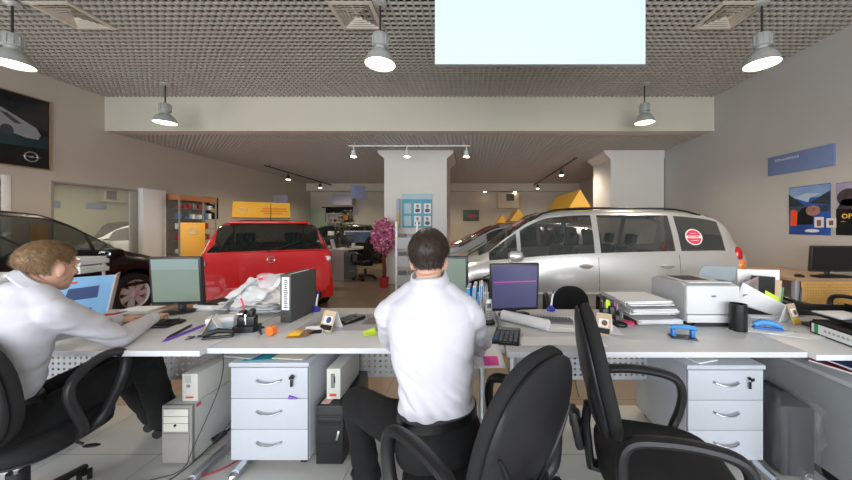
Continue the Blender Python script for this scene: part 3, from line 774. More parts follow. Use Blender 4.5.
# round sticker on the rear quarter window
def dec(pz, sx, r, sd=1):
    c = vsurf(sx, pz, sd, .012); p2 = vsurf(sx, pz + .05, sd, .012); up = (p2 - c).normalized(); nx = Vector((-1, 0, 0))
    return c, nx, up
c, nx, up = dec(1.25, .70, .1); nrm = nx.cross(up)
Mt = Matrix((( nx.x, up.x, -nrm.x, c.x), (nx.y, up.y, -nrm.y, c.y), (nx.z, up.z, -nrm.z, c.z), (0, 0, 0, 1)))
if (Mt.to_3x3() @ Vector((0, 0, 1))).y < 0: Mt = Mt @ Matrix.Scale(-1, 4, (0, 0, 1))
m = MB(); m.lathe([(.001, .0), (.115, .0), (.115, .003), (.001, .003)], seg=32, M=Mt, mi=0); m.lathe([(.001, .004), (.10, .004), (.001, .0045)], seg=32, M=Mt, mi=1)
m.box((-.098, -.018, .005), (.098, .018, .006), mi=0, M=Mt)
for k in range(6): m.box((-.075 + k * .026, -.010, .0065), (-.060 + k * .026, .010, .007), mi=1, M=Mt)
for k in range(7): m.box((-.055 + k * .016, -.055, .005), (-.046 + k * .016, -.045, .006), mi=0, M=Mt)
for k in range(5): m.box((-.04 + k * .016, .045, .005), (-.031 + k * .016, .055, .006), mi=0, M=Mt)
o = m.build('window_sticker', [STKW, STKR], vt); o['label'] = 'round red and white window sticker'
# windscreen sticker
m = MB()
def ws(s_, y): P = vprof(s_); return Vector((s_, y, P[12][1] + .012 - .05 * (abs(y) / .6) ** 2))
for (a, b, c_, d, mi) in ((2.94, 3.08, .10, .50, 0),):
    n = 6
    for k in range(n):
        y0 = a and c_ + (d - c_) * k / n; y1 = c_ + (d - c_) * (k + 1) / n
        m._new([ws(a, y0), ws(b, y0), ws(b, y1), ws(a, y1)], [(0, 1, 2, 3)], mi if k % 2 else 1)
m.build('windscreen_sticker', [STKR, STKW], vt, fix=False)
# tent-shaped roof sign
def roof_tent(px_, py_, z, L_, w, h, label, rz=0, txt=True):
    t = thing('roof_sign', label, 'sign', (px_, py_, z), rz, 'yellow signs on car roofs')
    m = MB(); P = [(-w / 2, 0), (w / 2, 0), (0, h)]
    M = Matrix(((1, 0, 0, 0), (0, 0, 1, 0), (0, 1, 0, 0), (0, 0, 0, 1)))
    m.prism(P, 0, L_, M=M); m.build('panel', YLIT, t, smooth=False)
    m = MB(); m.box((-w / 2 - .005, -.005, -.012), (w / 2 + .005, L_ + .005, .0)); m.build('base_strip', TRIMB, t)
    for sd in (1, -1):
        m = MB(); ang = atan2(h, w / 2)
        Ms = Matrix.Translation((sd * w / 2, 0, 0)) @ (Matrix.Rotation(-ang * sd, 4, 'Y'))
        sl = sqrt(h * h + w * w / 4)
        for k in range(3): m.cbox((-sd * sl * (.35 + .16 * k), L_ * .58, .0 + .002), (.018, L_ * .55, .003), M=Ms)
        m.build('printed_lines', ORTX, t)
        m = MB(); Mr = Ms @ Matrix.Translation((-sd * sl * .5, L_ * .16, .003))
        m.tube([Mr @ Vector((.045 * cos(a), .045 * sin(a), 0)) for a in [2 * pi * k / 20 for k in range(20)]], .005, 6, closed=True)
        m.build('ring_emblem', SILP, t)
    return t
zr = 1.62
roof_tent(1.60, 4.50, zr + .04, 1.3, .33, .27, 'yellow tent sign on the roof of the silver people carrier')

# red hatchback ------------------------------------------------------------------
REDP = paint('red_paint', (.62, .008, .012), .0, .25)
hatK = [(0, .33, .68, .60, .79, .94, .75, .97, .66), (.06, .24, .74, .60, .83, .97, .77, 1.00, .73), (.20, .20, .78, .60, .865, .98, .80, 1.16, .66),
        (.42, .19, .80, .60, .872, .985, .81, 1.39, .64), (.62, .18, .80, .60, .875, .985, .815, 1.445, .595), (1.2, .18, .81, .6, .875, .97, .82, 1.475, .60), (1.9, .18, .81, .6, .875, .95, .82, 1.475, .60),
        (2.35, .18, .81, .6, .872, .935, .82, 1.42, .60), (2.9, .18, .81, .6, .87, .92, .80, 1.16, .64), (3.2, .18, .8, .6, .865, .90, .78, .99, .66), (3.65, .2, .77, .58, .84, .82, .70, .89, .55),
        (3.98, .24, .66, .54, .74, .72, .58, .76, .44), (4.1, .28, .52, .5, .62, .62, .48, .64, .36)]
def hatch(p, **k):
    d = dict(keys=hatK, R=.315, wheels=(.72, 3.28), paint=p, rear_glass=CARGLD, bounds={'side1': (.34, .72), 'side2': (.80, 1.55), 'side3': (1.63, 2.62), 'front': (2.35, 3.18), 'rear': (.06, .44)},
             doors={'rear': (.86, 1.59), 'front': (1.59, 2.66)}, handle_z=.84, cab=(.45, 2.95), seats=(1.2, 1.95), mirror=2.55, tails=((.11, .74, .86, .12, .085, .13, 0),),
             bumper=(.22, .50), plate_z=.45, spokes=5)
    d.update(k); return d
ANG = radians(33); hd = Vector((-sin(ANG), cos(ANG), 0))
rc = Vector((-2.99, 4.66, 0))
rt, rfn, rsurf, rprof = car(hatch(REDP, bumper_paint=REDP), 'red_hatchback', 'red hatchback seen from the rear, yellow sign on its roof', rc, pi / 2 + ANG, glass=CARGL)
rt.name = 'red_hatchback'
m = MB(); m.box((-.07, -.66, .20), (.05, .66, .34), .02); m.build('bumper_insert', TRIMB, rt)
m = MB(); m.tube([(.02, .05, .99), (.06, -.1, 1.03), (.16, -.38, 1.12)], .009, 6); m.build('rear_wiper', TRIMB, rt)
m = MB(); m.box((.36, -.52, 1.395), (.50, .52, 1.435), .012); m.build('roof_spoiler', REDP, rt)
m = MB(); m.tube([(.75, 0, 1.45), (.55, 0, 1.72)], [.006, .003], 6); m.build('aerial', TRIMB, rt)
m = MB()
m.tube([Vector((-.012, .045 * cos(a), .87 + .045 * sin(a))) for a in [2 * pi * k / 24 for k in range(24)]], .006, 6, closed=True); m.cbox((-.012, 0, .87), (.006, .12, .008))
m.build('ring_emblem', CHROME, rt)
# red car's roof sign: face towards the viewer
rt.scale = (1.04, 1.04, 1.03)
for s_ in (1, -1):
    m = MB(); m.ell((.0, .765 * s_, .845), (.05, .04, .045), 14, 8); o = m.build('reversing_lamp', CLRL, rt)
p = rc + hd * 1.0 + Vector((-.16, .02, 0))
t = thing('roof_sign', 'wide yellow sign on the roof of the red hatchback', 'sign', (p.x, p.y, 1.545), ANG, 'yellow signs on car roofs')
m = MB(); M = Matrix(((0, 0, 1, 0), (1, 0, 0, 0), (0, 1, 0, 0), (0, 0, 0, 1)))
m.prism([(-.16, 0), (.16, 0), (.015, .275), (-.015, .275)], -.42, .42, M=M); m.build('panel', YLIT, t, smooth=False)
m = MB(); m.box((-.425, -.165, -.012), (.425, .165, 0)); m.build('base_strip', TRIMB, t)
al = atan2(.145, .275)
Ms = Matrix.Translation((0, -.16, 0)) @ Matrix.Rotation(-al, 4, 'X') @ Matrix.Rotation(pi / 2, 4, 'X')
m = MB()
m.tube([Ms @ Vector((-.28 + .05 * cos(a), .15 + .05 * sin(a), .004)) for a in [2 * pi * k / 24 for k in range(24)]], .007, 6, closed=True)
m.prism([(-.36, .143), (-.27, .155), (-.275, .148), (-.20, .157), (-.29, .145), (-.285, .152)], .002, .008, M=Ms)
m.build('ring_emblem', SILP, t)
m = MB()
for r_, (a, b) in enumerate(((.0, .34), (-.02, .36), (.02, .30))):
    x = a
    while x < b:
        w_ = random.uniform(.012, .03); m.box((x, .17 - r_ * .05, .002), (x + w_, .195 - r_ * .05, .005), M=Ms); x += w_ + .008
m.build('printed_lines', ORTX, t)

# black car by the left wall, nose away ---------------------------------------------
BLK = mat('black_paint', (.006, .006, .007), .3, 0., var=.02, spec=.25)
bk = dict(van); bk.update(paint=BLK, mirror_paint=BLK, strip_mat=BLK, spokes=7, rails=None, R=.335)
bk['keys'] = [tuple([k[0]] + [k[1], k[2], k[3], k[4], k[5], k[6], k[7] * (1 - (.02 if k[7] > 1.2 else 0)), k[8]]) for k in vanK]
car(bk, 'black_car', 'black car parked along the left wall with alloy wheel showing', (-5.22 - .885, 4.86 - 3.56, 0), pi / 2, glass=mat('smoked_car_glass', (.02, .025, .025), .04, alpha=.62, var=0))

# second silver hatchback and red one behind the people carrier
SIL2 = paint('pale_silver_paint', (.55, .56, .58), .5, .28)
h2 = hatch(SIL2, spokes=5)
sx = 2.95
car(h2, 'pale_hatchback', 'pale silver hatchback parked just behind the silver people carrier', (sx, 6.02 + .87, 0), pi)
roof_tent(1.02, 6.5, 1.50, .9, .36, .26, 'yellow tent sign on the second silver car, behind the windscreen of the first')
car(hatch(REDP), 'red_car', 'red car farthest back in the row behind the silver cars', (3.0, 9.25 + .87, 0), pi)
roof_tent(1.0, 9.6, 1.49, .9, .36, .26, 'small far yellow tent sign on the red car at the back')
# cars in the neighbouring hall
WHP = paint('white_paint', (.75, .77, .78), 0, .3); NAVY = paint('navy_paint', (.02, .035, .07), .2, .3)
car(hatch(WHP), 'white_car', 'white car in the neighbouring hall behind the left opening', (-8.0, 9.0 + .87, 0), pi, detail=False, glass=CARGLD)
nv = dict(van); nv.update(paint=NAVY, mirror_paint=NAVY, strip_mat=NAVY, rails=None)
car(nv, 'navy_car', 'dark blue car in the neighbouring hall, left of the pair behind the white car', (-15.2, 13.2, 0), pi * .5, 'dark blue cars in the neighbouring hall', detail=False, glass=CARGLD)
car(nv, 'navy_car', 'dark blue car in the neighbouring hall, right of the pair behind the white car', (-13.0, 12.2, 0), pi * .5, 'dark blue cars in the neighbouring hall', detail=False, glass=CARGLD)
# far dark car beyond the reception desk
car(hatch(mat('dark_green_paint', (.02, .03, .025), .25, coat=1)), 'dark_car', 'dark car at the far end behind the reception desk', (-3.2, 12.3, 0), pi, detail=False, glass=CARGLD)
# ------------------------------------------------------------------ desks
DESKT = mat('desk_laminate', (.62, .63, .64), .35, var=.03, scale=90)
EDGE = mat('desk_edge', (.66, .68, .72), .4, var=.02)
PERF = mat('perforated_steel', (.42, .45, .48), .45, .2)
def perf_panel(x0, x1, z0, z1, y, m, pitch=.04, r=.0105, mi=0):
    nx = max(1, int((x1 - x0 - .04) / pitch)); nz = max(1, int((z1 - z0 - .03) / pitch))
    ax = (x1 - x0 - nx * pitch) / 2; az = (z1 - z0 - nz * pitch) / 2
    for i in range(nx):
        for j in range(nz):
            cx = x0 + ax + (i + .5) * pitch; cz = z0 + az + (j + .5) * pitch; h = pitch / 2
            sq = [(h, -h), (h, h), (-h, h), (-h, -h)]
            V = [(cx + a, y, cz + b) for a, b in sq] + [(cx + r * cos(pi / 4 * k), y, cz + r * sin(pi / 4 * k)) for k in range(8)]
            # circle points 0..7 at 0,45..; square corners at -45(0),45(1),135(2),225(3)
            m._new(V, [(0, 1, 5, 4), (0, 4, 11), (1, 6, 5), (1, 2, 7, 6)[0:0] or (1, 2, 7, 6), (2, 8, 7), (2, 3, 9, 8), (3, 10, 9), (3, 0, 11, 10)], mi)
    X0, X1, Z0, Z1 = x0 + ax, x1 - ax, z0 + az, z1 - az
    for a, b, c, d in ((x0, x1, z0, Z0), (x0, x1, Z1, z1), (x0, X0, Z0, Z1), (X1, x1, Z0, Z1)):
        m._new([(a, y, c), (b, y, c), (b, y, d), (a, y, d)], [(0, 1, 2, 3)], mi)
def desk(x0, x1, y0, y1, label, legs=True, panel=True, pz=.31):
    t = thing('office_desk', label, 'desk', (x0, y0, 0), 0, 'office desks in a row')
    w, d = x1 - x0, y1 - y0
    m = MB(); m.box((.001, 0, .722), (w - .001, d, .75), .003, mi=0); m.box((.0005, -.003, .7215), (w - .0005, .002, .7505), .001, mi=1)
    m.build('desktop', [DESKT, EDGE], t)
    if legs:
        for x in (.10, w - .10):
            m = MB(); m.tube([(x, .06, .03), (x, d - .08, .03)], .026, 12); m.tube([(x, .55, .03), (x, .55, .70)], .03, 12)
            m.tube([(x, .12, .71), (x, d - .1, .71)], .018, 8); m.ell((x, .06, .024), (.028, .03, .024), 10, 6); m.build('leg', STEEL, t)
    if panel:
        m = MB(); perf_panel(.14, w - .14, pz, .70, d - .22, m); o = m.build('modesty_panel', PERF, t, smooth=False)
        md = o.modifiers.new('s', 'SOLIDIFY'); md.thickness = .002
    return t
DA = desk(-3.95, -1.405, 1.615, 2.42, 'left office desk where the fair-haired man works')
DB = desk(-1.40, .185, 1.65, 2.46, 'middle office desk in front of the dark-haired man')
DC = desk(.19, 1.74, 1.60, 2.42, 'right-hand office desk carrying the white printer')
t = DD = thing('office_desk', 'far right desk end with black trays, beside the printer desk', 'desk', (1.745, 1.565, 0), 0, 'office desks in a row')
m = MB(); m.box((0, 0, .722), (1.1, .89, .75), .003, mi=0); m.box((0, -.003, .7215), (1.1, .002, .7505), .001, mi=1); m.build('desktop', [DESKT, EDGE], t)
m = MB(); m.box((.19, .85, 0), (1.08, .87, .72)); m.build('modesty_panel', GREYP, t)
for x in (1.06,):
    m = MB(); m.tube([(x, .06, .03), (x, .8, .03)], .026, 12); m.tube([(x, .4, .03), (x, .4, .70)], .03, 12); m.build('leg', STEEL, t)
m = MB(); m.tube([(.10, .12, .03), (.10, .8, .03)], .026, 12); m.tube([(.10, .55, .03), (.10, .55, .72)], .03, 12); m.ell((.10, .12, .024), (.028, .03, .024), 10, 6); m.build('leg', STEEL, t)

# ------------------------------------------------------------------ drawer units
def pedestal(x, y, w, h, d, label, key_side=1):
    t = thing('drawer_unit', label, 'drawer unit', (x, y, 0), 0, 'three-drawer units')
    m = MB(); m.box((0, .02, .045), (w, d, h - .025), .002); m.build('body', WHITEL, t)
    m = MB(); m.box((-.008, -.006, h - .025), (w + .008, d + .006, h), .003); m.build('top_board', WHITEL, t)
    z = .05; n = 3; dh = (h - .03 - z) / n
    for k in range(n):
        a, b = z + k * dh + .0015, z + (k + 1) * dh - .0015
        m = MB(); m.box((.002, 0, a), (w - .002, .019, b), .0015); dr = m.build('drawer', WHITEL, t)
        zc = (a + b) / 2 + .012; m = MB()
        m.tube([(w * .5 - .07, .0, zc + .008), (w * .5 - .066, -.012, zc + .006), (w * .5 - .035, -.022, zc - .003), (w * .5, -.025, zc - .006), (w * .5 + .035, -.022, zc - .003), (w * .5 + .066, -.012, zc + .006), (w * .5 + .07, 0, zc + .008)], .0055, 8)
        m.build('handle', STEEL, dr)
        if k == 2:
            m = MB(); m.lathe([(.001, .0), (.009, 0), (.009, .006)], c=(w * .8, -.005, zc + .03), M=Matrix.Rotation(pi / 2, 4, 'X'), seg=12)
            m.cbox((w * .8 + .006, -.022, zc + .028), (.026, .004, .016), rz=.3); m.cbox((w * .8, -.012, zc - .008), (.014, .004, .04), .001)
            m.build('key', BLACKP, dr)
    for cx in (.05, w - .05):
        for cy in (.06, d - .06):
            m = MB(); m.cyl((cx - .014, cy, .022), (cx + .014, cy, .022), .022, 12); m.cyl((cx, cy, .03), (cx, cy, .048), .008, 8); m.build('caster', RUBBER, t)
    return t
P1 = pedestal(-1.378, 1.785, .445, .615, .52, 'three-drawer unit left of the dark computer, teal papers on top')
P2 = pedestal(1.255, 1.785, .435, .60, .56, 'three-drawer unit under the printer desk on the right')
m = MB(); m.box((0, 0, 0), (.42, .3, .20), .004); single('storage_box', m, GREYP, 'low pale box on the floor at the lower left corner', 'box', (-2.98, 1.74, 0), 0)
# low grey cabinet at right
t = thing('low_cabinet', 'low grey cabinet running towards the viewer at the right edge', 'cabinet', (1.965, .95, 0))
m = MB(); m.box((0, 0, .05), (.45, 1.28, .565), .002); m.build('body', mat('grey_side_panel', (.30, .32, .33), .5, var=.03), t)
m = MB(); m.box((-.006, -.006, .565), (.456, 1.286, .59), .003); m.build('top_board', GREYP, t)
m = MB(); m.box((.01, .01, 0), (.44, 1.27, .05)); m.build('plinth', BLACKP, t)

# ------------------------------------------------------------------ office chairs
def superpad(w, h, th, cy=0., cx=0., n=14, taper=0., e=3.2, top=0.):
    """rounded cushion in local x (width), z (height); thickness along y; dished by cy/cx. returns MB pieces as closed mesh"""
    m = MB(); N = 40; rings = 8
    def out(a):
        c, s_ = cos(a), sin(a); r = (abs(c) ** e + abs(s_) ** e) ** (-1 / e)
        x, z = r * c, r * s_
        return x * (1 - taper * z - top * z * z), z
    V = []; idx = []
    prof = [(0.0, 1), (.45, 1), (.8, .96), (.93, .78), (1.0, .35), (1.0, -.35), (.93, -.78), (.8, -.96), (.45, -1), (0.0, -1)]
    for q, s_ in prof:
        for k in range(N):
            x, z = out(2 * pi * k / N); X = x * q * w / 2; Z = z * q * h / 2
            y = s_ * th / 2 + cx * (X / (w / 2)) ** 2 + cy * (Z / (h / 2)) ** 2
            V.append((X, y, Z))
    f = [(i * N + k, i * N + (k + 1) % N, (i + 1) * N + (k + 1) % N, (i + 1) * N + k) for i in range(len(prof) - 1) for k in range(N)]
    m._new(V, f); return m
def office_chair(label, loc, rz, loop=False, back_z=.80, back_h=.52, back_w=.45, tilt=10, seat_z=.47, base_rz=0, smooth_arm=False):
    t = thing('office_chair', label, 'chair', loc, rz, 'black office chairs')
    Mseat = Matrix.Translation((0, .02, seat_z - .02)) @ Matrix.Rotation(-pi / 2, 4, 'X')
    m = superpad(.49, .48, .075, cy=-.0, cx=.02, e=3.5); m.bm.transform(Mseat); m.build('seat', FABRIC, t, angle=60)
    m = superpad(.46, .45, .03, e=3.5); m.bm.transform(Matrix.Translation((0, .02, -.055)) @ Mseat); m.build('seat_shell', DARKP, t, angle=60)
    Mb = Matrix.Translation((0, -.235, back_z)) @ Matrix.Rotation(radians(tilt), 4, 'X')
    m = superpad(back_w, back_h, .06, cy=.03, cx=.035, taper=.05, e=2.6, top=.10); m.bm.transform(Mb); m.build('backrest', FABRIC, t, angle=60)
    m = superpad(back_w * .97, back_h * .97, .022, cy=.03, cx=.035, taper=.05, e=2.6, top=.10); m.bm.transform(Mb @ Matrix.Translation((0, -.038, 0)))
    # moulded ridge lines of the rear shell
    for s_ in (1, -1):
        pts = []
        for k in range(13):
            q = k / 12; z = -back_h * .45 + q * back_h * .52; x = s_ * (back_w * .16 + back_w * .26 * q ** 1.5)
            y = -.050 + .03 * (z / (back_h / 2)) ** 2 + .035 * (x / (back_w / 2)) ** 2
            pts.append(Mb @ Vector((x, y, z)))
        m.tube(pts, [.004 + .006 * sin(pi * k / 12) for k in range(13)], 6)
    m.build('back_shell', DARKP, t, angle=60)
    m = MB(); lb = Mb @ Vector((0, -.05, -back_h * .30))
    m.tube([lb, lb + Vector((0, -.01, -.09)), Vector((0, -.24, seat_z - .09)), Vector((0, -.12, seat_z - .10)), Vector((0, .02, seat_z - .09))], [.03, .034, .034, .03, .03], 12, flat=.6)
    m.cbox((0, -.30, seat_z + .06), (.085, .035, .16), .012, R=Matrix.Rotation(radians(tilt), 3, 'X')); m.build('back_support', DARKP, t)
    m = MB(); m.cyl((-.02, -.30, seat_z + .06), (-.105, -.30, seat_z + .06), .026, 14); m.build('adjuster_knob', DARKP, t)
    for s_ in (1, -1):
        m = MB(); x = s_ * .275
        if loop:
            P = [(x * .8, .04, seat_z - .06), (x, .06, seat_z - .02), (x, .12, seat_z + .06), (x, .18, seat_z + .16), (x, .19, seat_z + .24), (x, .15, seat_z + .285), (x, .08, seat_z + .295), (x, -.01, seat_z + .27), (x, -.07, seat_z + .23), (x, -.085, seat_z + .17), (x, -.05, seat_z + .08), (x, -.01, seat_z - .02), (x * .8, .0, seat_z - .06)]
        else:
            P = [(x * .82, -.15, seat_z - .06), (x * .99, -.165, seat_z - .03), (x, -.17, seat_z + .09), (x, -.17, seat_z + .16), (x, -.145, seat_z + .20), (x, -.10, seat_z + .215), (x, .02, seat_z + .225), (x, .13, seat_z + .215), (x, .185, seat_z + .19), (x, .205, seat_z + .13), (x, .19, seat_z + .04), (x * .99, .16, seat_z - .03), (x * .82, .13, seat_z - .06)]
        # smooth the path
        for _ in range(2):
            Q = [Vector(P[0])]
            for a, b in zip(P, P[1:]): a, b = Vector(a), Vector(b); Q += [a * .75 + b * .25, a * .25 + b * .75]
            P = Q + [Vector(P[-1])]
        m.tube(P, .02, 10, flat=1.25 if not loop else 1.1); m.build('armrest', DARKP, t)
    m = MB(); m.cyl((0, 0, .10), (0, 0, .28), .034, 16); m.cyl((0, 0, .06), (0, 0, .12), .045, 16); m.build('column_cover', DARKP, t)
    m = MB(); m.cyl((0, 0, .26), (0, 0, seat_z - .10), .016, 12); m.build('gas_lift', CHROME, t)
    m = MB(); m.box((-.08, -.10, seat_z - .115), (.08, .12, seat_z - .075), .01); m.build('tilt_mechanism', DARKP, t)
    m = MB(); m.tube([(.07, .05, seat_z - .10), (.17, .06, seat_z - .115), (.2, .06, seat_z - .13)], .006, 8); m.ell((.235, .06, seat_z - .14), (.04, .012, .008), 10, 6); m.build('height_lever', DARKP, t)
    for k in range(5):
        a = 2 * pi * k / 5 + base_rz; M = Matrix.Rotation(a, 4, 'Z'); m = MB()
        m.tube([M @ Vector(p) for p in ((.03, 0, .105), (.15, 0, .10), (.29, 0, .075))], [.032, .026, .019], 10, flat=.8); lg = m.build('base_leg', DARKP, t)
        m = MB(); c = M @ Vector((.29, 0, .028))
        M2 = Matrix.Translation(c) @ Matrix.Rotation(a + .7, 4, 'Z')
        m.cyl(M2 @ Vector((0, .008, 0)), M2 @ Vector((0, .028, 0)), .028, 14); m.cyl(M2 @ Vector((0, -.028, 0)), M2 @ Vector((0, -.008, 0)), .028, 14)
        m.cyl(c, c + Vector((0, 0, .045)), .009, 8); m.build('caster', RUBBER, lg)
    return t
def face(v): return atan2(-v[0], v[1])     # turns local +y towards v
CH1 = office_chair('black office chair the dark-haired man sits on, backrest turned to the right', (.035, 1.18, 0), face((-.70, .72)), back_z=.725, tilt=14, back_w=.47, back_h=.56, base_rz=.3)
CH2 = office_chair('empty black office chair at right with backrest edge-on to the viewer', (.75, 1.27, 0), face((.965, -.26)), back_z=.80, tilt=12, back_w=.46, back_h=.52)
CH3 = office_chair('black office chair the fair-haired man sits on at the left edge', (-2.07, 1.42, 0), radians(8), loop=True, base_rz=.35, tilt=6, back_z=.72)
CH4 = office_chair('black office chair behind the middle desks, only its back top showing', (1.06, 3.15, 0), radians(172), back_z=.565, back_h=.36, back_w=.38, tilt=8)

# ------------------------------------------------------------------ computers on the floor
BEIGE = mat('beige_case', (.62, .62, .56), .5, var=.03); CASES = mat('pale_grey_case_side', (.50, .52, .50), .5, var=.04)
CASEF = mat('grey_case_front', (.27, .26, .25), .5)
t = thing('computer_tower', 'beige and grey computer tower on the floor left of the drawers', 'computer', (-1.80, 1.81, 0), radians(0))
m = MB(); m.box((0, .02, .02), (.175, .46, .35), .004); m.build('case', CASES, t)
m = MB(); m.box((-.001, 0, .02), (.176, .022, .352), .006, mi=0); m.box((.012, -.006, .20), (.162, .002, .335), .003, mi=1); m.prism([(.01, .02), (.155, .02), (.165, .19), (.01, .19)], -.004, .002, mi=0, M=Matrix(((1, 0, 0, 0), (0, 0, 1, 0), (0, 1, 0, 0), (0, 0, 0, 1))))
for z in (.25, .29): m.box((.012, -.0065, z), (.162, -.0055, z + .002), mi=2)
m.build('front_panel', [CASEF, BEIGE, BLACKP], t)
m = MB(); m.cyl((.085, -.011, .24), (.085, -.004, .24), .007, 10); m.build('power_button', BLACKP, t)
for x in (.02, .155):
    for y in (.04, .42): m = MB(); m.cyl((x, y, 0), (x, y, .022), .012, 8); m.build('foot', RUBBER, t)
m = MB(); m.box((.17, .03, .325), (.1775, .06, .345)); m.build('sticker', mat('pink_label', (.7, .1, .15), .5), t)
t = thing('power_backup_box', 'small beige power backup box on top of the beige computer tower', 'power supply', (-1.72, 1.85, .353))
m = MB(); m.box((0, 0, 0), (.095, .30, .165), .006); m.build('case', BEIGE, t)
m = MB(); m.box((.03, -.003, .085), (.05, .001, .10), mi=0); m.box((.025, -.003, .02), (.07, .001, .03), mi=1); m.box((.02, -.002, .11), (.055, .001, .15), mi=2); m.build('front_marks', [GREYPL, mat('red_print', (.6, .08, .05), .5), mat('faint_print', (.45, .45, .42), .5)], t, weld=0)
t = thing('cabinet_side', 'grey side panel standing behind the beige computer tower', 'panel', (-1.66, 2.12, 0))
m = MB(); m.box((0, 0, 0), (.025, .28, .70), .002); m.build('board', CASES, t)
t = thing('computer_tower', 'black computer tower on the floor right of the left drawers', 'computer', (-.895, 1.80, 0))
m = MB(); m.box((0, .02, .015), (.155, .46, .355), .004); m.build('case', BLACKP, t)
m = MB(); m.box((-.001, 0, .015), (.156, .022, .357), .006)
for z in (.13, .24, .30): m.box((.008, -.002, z), (.148, .001, z + .003))
m.box((.012, -.004, .25), (.144, .0, .29), .002); m.build('front_panel', DARKP, t)
m = MB(); m.cbox((.128, -.004, .185), (.012, .004, .055), .001, R=Matrix.Rotation(.25, 3, 'Y')); m.build('silver_badge', CHROME, t)
m = MB(); m.box((.02, .02, .357), (.07, .12, .359)); m.build('paper_label', mat('pink_paper', (.75, .45, .45), .6), t)
t = thing('power_backup_box', 'beige upright box standing on the black computer tower', 'power supply', (-.862, 1.86, .359))
m = MB(); m.box((0, 0, 0), (.085, .32, .185), .006); m.build('case', BEIGE, t)
m = MB(); m.box((.028, -.003, .07), (.05, .001, .155), mi=0); m.box((.02, -.003, .02), (.06, .001, .035), mi=1); m.cbox((.05, -.003, .12), (.006, .004, .04), mi=2); m.build('front_marks', [GREYPL, mat('red_print', (.6, .08, .05), .5), BLACKP], t, weld=0)

# ------------------------------------------------------------------ right rear wooden desk
WOOD = mat('beech_top', (.46, .30, .19), .35, var=.1, scale=3, stretch=(1, 12, 12)); YP = mat('yellow_perforated_steel', (.90, .52, .16), .5)
t = thing('counter_desk', 'wood-topped desk against the right wall with a yellow perforated front', 'desk', (3.78, 3.60, 0))
m = MB(); m.prism([(0, 0), (.88, 0), (.88, 1.25), (.02, .85)], .755, .79); m.build('desktop', WOOD, t, smooth=False)
for x, y in ((.05, .05), (.82, .10), (.10, .72)):
    m = MB(); m.cyl((x, y, 0), (x, y, .755), .035, 16); m.build('leg', mat('grey_leg', (.38, .39, .41), .4, .3), t)
m = MB(); perf_panel(.13, .86, .25, .745, .06, m, pitch=.032, r=.0062); o = m.build('modesty_panel', YP, t, smooth=False); md = o.modifiers.new('s', 'SOLIDIFY'); md.thickness = .002
# chair before it, low at right
office_chair('black office chair at the wood-topped desk by the right edge', (4.05, 3.05, 0), radians(0), back_z=.62, back_h=.42, tilt=8)
# ------------------------------------------------------------------ monitors, keyboards, desk clutter
ZD = .7505
BEZ = mat('dark_bezel', (.028, .030, .032), .35); BLUEP = mat('blue_plastic', (.03, .18, .55), .35); BLUEF = mat('light_blue_card', (.22, .45, .72), .5, var=.15, scale=6)
NAVYP = mat('navy_print', (.03, .06, .18), .5); PINKN = mat('pink_note', (.95, .10, .45), .6); LIME = mat('lime_note', (.65, .90, .05), .6)
SCG = mat('green_grey_screen', (.10, .13, .11), .25, var=.02, emit=.16, ecol=(.50, .64, .52)); SCGT = mat('screen_band', (.1, .13, .13), .25, emit=.24, ecol=(.45, .62, .60))
SCP = mat('violet_screen', (.05, .05, .12), .25, var=.02, emit=.075, ecol=(.42, .42, .80)); SCM = mat('magenta_line', (.5, .05, .35), .3, emit=.12, ecol=(.75, .15, .6))
SCO = mat('dark_screen', (.01, .01, .012), .12)
PURP = mat('purple_pen', (.16, .07, .50), .4); TANC = mat('tan_card', (.62, .45, .30), .6); REDC = mat('dark_red_cover', (.35, .02, .05), .5)
GREYB = mat('grey_binder', (.075, .078, .075), .5, var=.1, scale=60, bump=.1, bscale=300); YELP = mat('yellow_packet', (.90, .55, .05), .45); BRN = mat('brown_print', (.20, .10, .05), .5)
ORG = mat('orange_plastic', (.90, .20, .03), .4); GREENP = mat('green_print', (.05, .35, .15), .5); TEAL = mat('teal_print', (.03, .25, .32), .5)
RED = mat('red_print', (.6, .08, .05), .5)
def P(px, py, z=ZD): v = on(px, py, z); v.z = z; return v
def monitor(px, py, w, h, rz, tilt, scr, label, zb=.10, band=None, line=None, dz=0, loc=None):
    p = loc or P(px, py); t = thing('computer_monitor', label, 'monitor', p, rz)
    R = Matrix.Translation((0, 0, zb + h / 2)) @ Matrix.Rotation(radians(tilt), 4, 'X')
    m = MB(); m.box((-w / 2, -.02, -h / 2), (w / 2, .018, h / 2), .006, M=R); m.box((-w * .3, .018, -h * .3), (w * .3, .05, h * .3), .012, M=R); m.build('housing', BEZ, t)
    m = MB(); e = .016; m.box((-w / 2 + e, -.0215, -h / 2 + e + .006), (w / 2 - e, -.0195, h / 2 - e), M=R)
    sc_ = m.build('screen', scr, t)
    if band: m = MB(); m.box((-w / 2 + e, -.0225, h / 2 - e - h * .22), (w / 2 - e, -.0216, h / 2 - e), M=R); m.build('screen_band', band, sc_)
    if line: m = MB(); m.cbox((.0, -.0225, h * .12), (w * .86, .001, .008), M=R); m.build('screen_line', line, sc_)
    m = MB(); m.cbox((0, -.021, -h / 2 + .011), (.03, .002, .005), M=R); m.build('badge', CHROME, t)
    m = MB(); m.tube([(0, .04, .01), (0, .045, zb + h * .2), (0, .03, zb + h * .4)], [.03, .025, .025], 10, flat=.6); m.build('stand', BEZ, t)
    m = MB(); m.lathe([(.001, .0), (.105, 0), (.108, .008), (.09, .016), (.001, .02)], seg=28); m.bm.transform(Matrix.Diagonal((1.1, .8, 1, 1))); m.build('foot', BEZ, t)
    return t
monitor(178, 312, .355, .36, radians(6), 4, SCG, 'monitor with grey-green screen in front of the fair-haired person', zb=.06, band=SCGT)
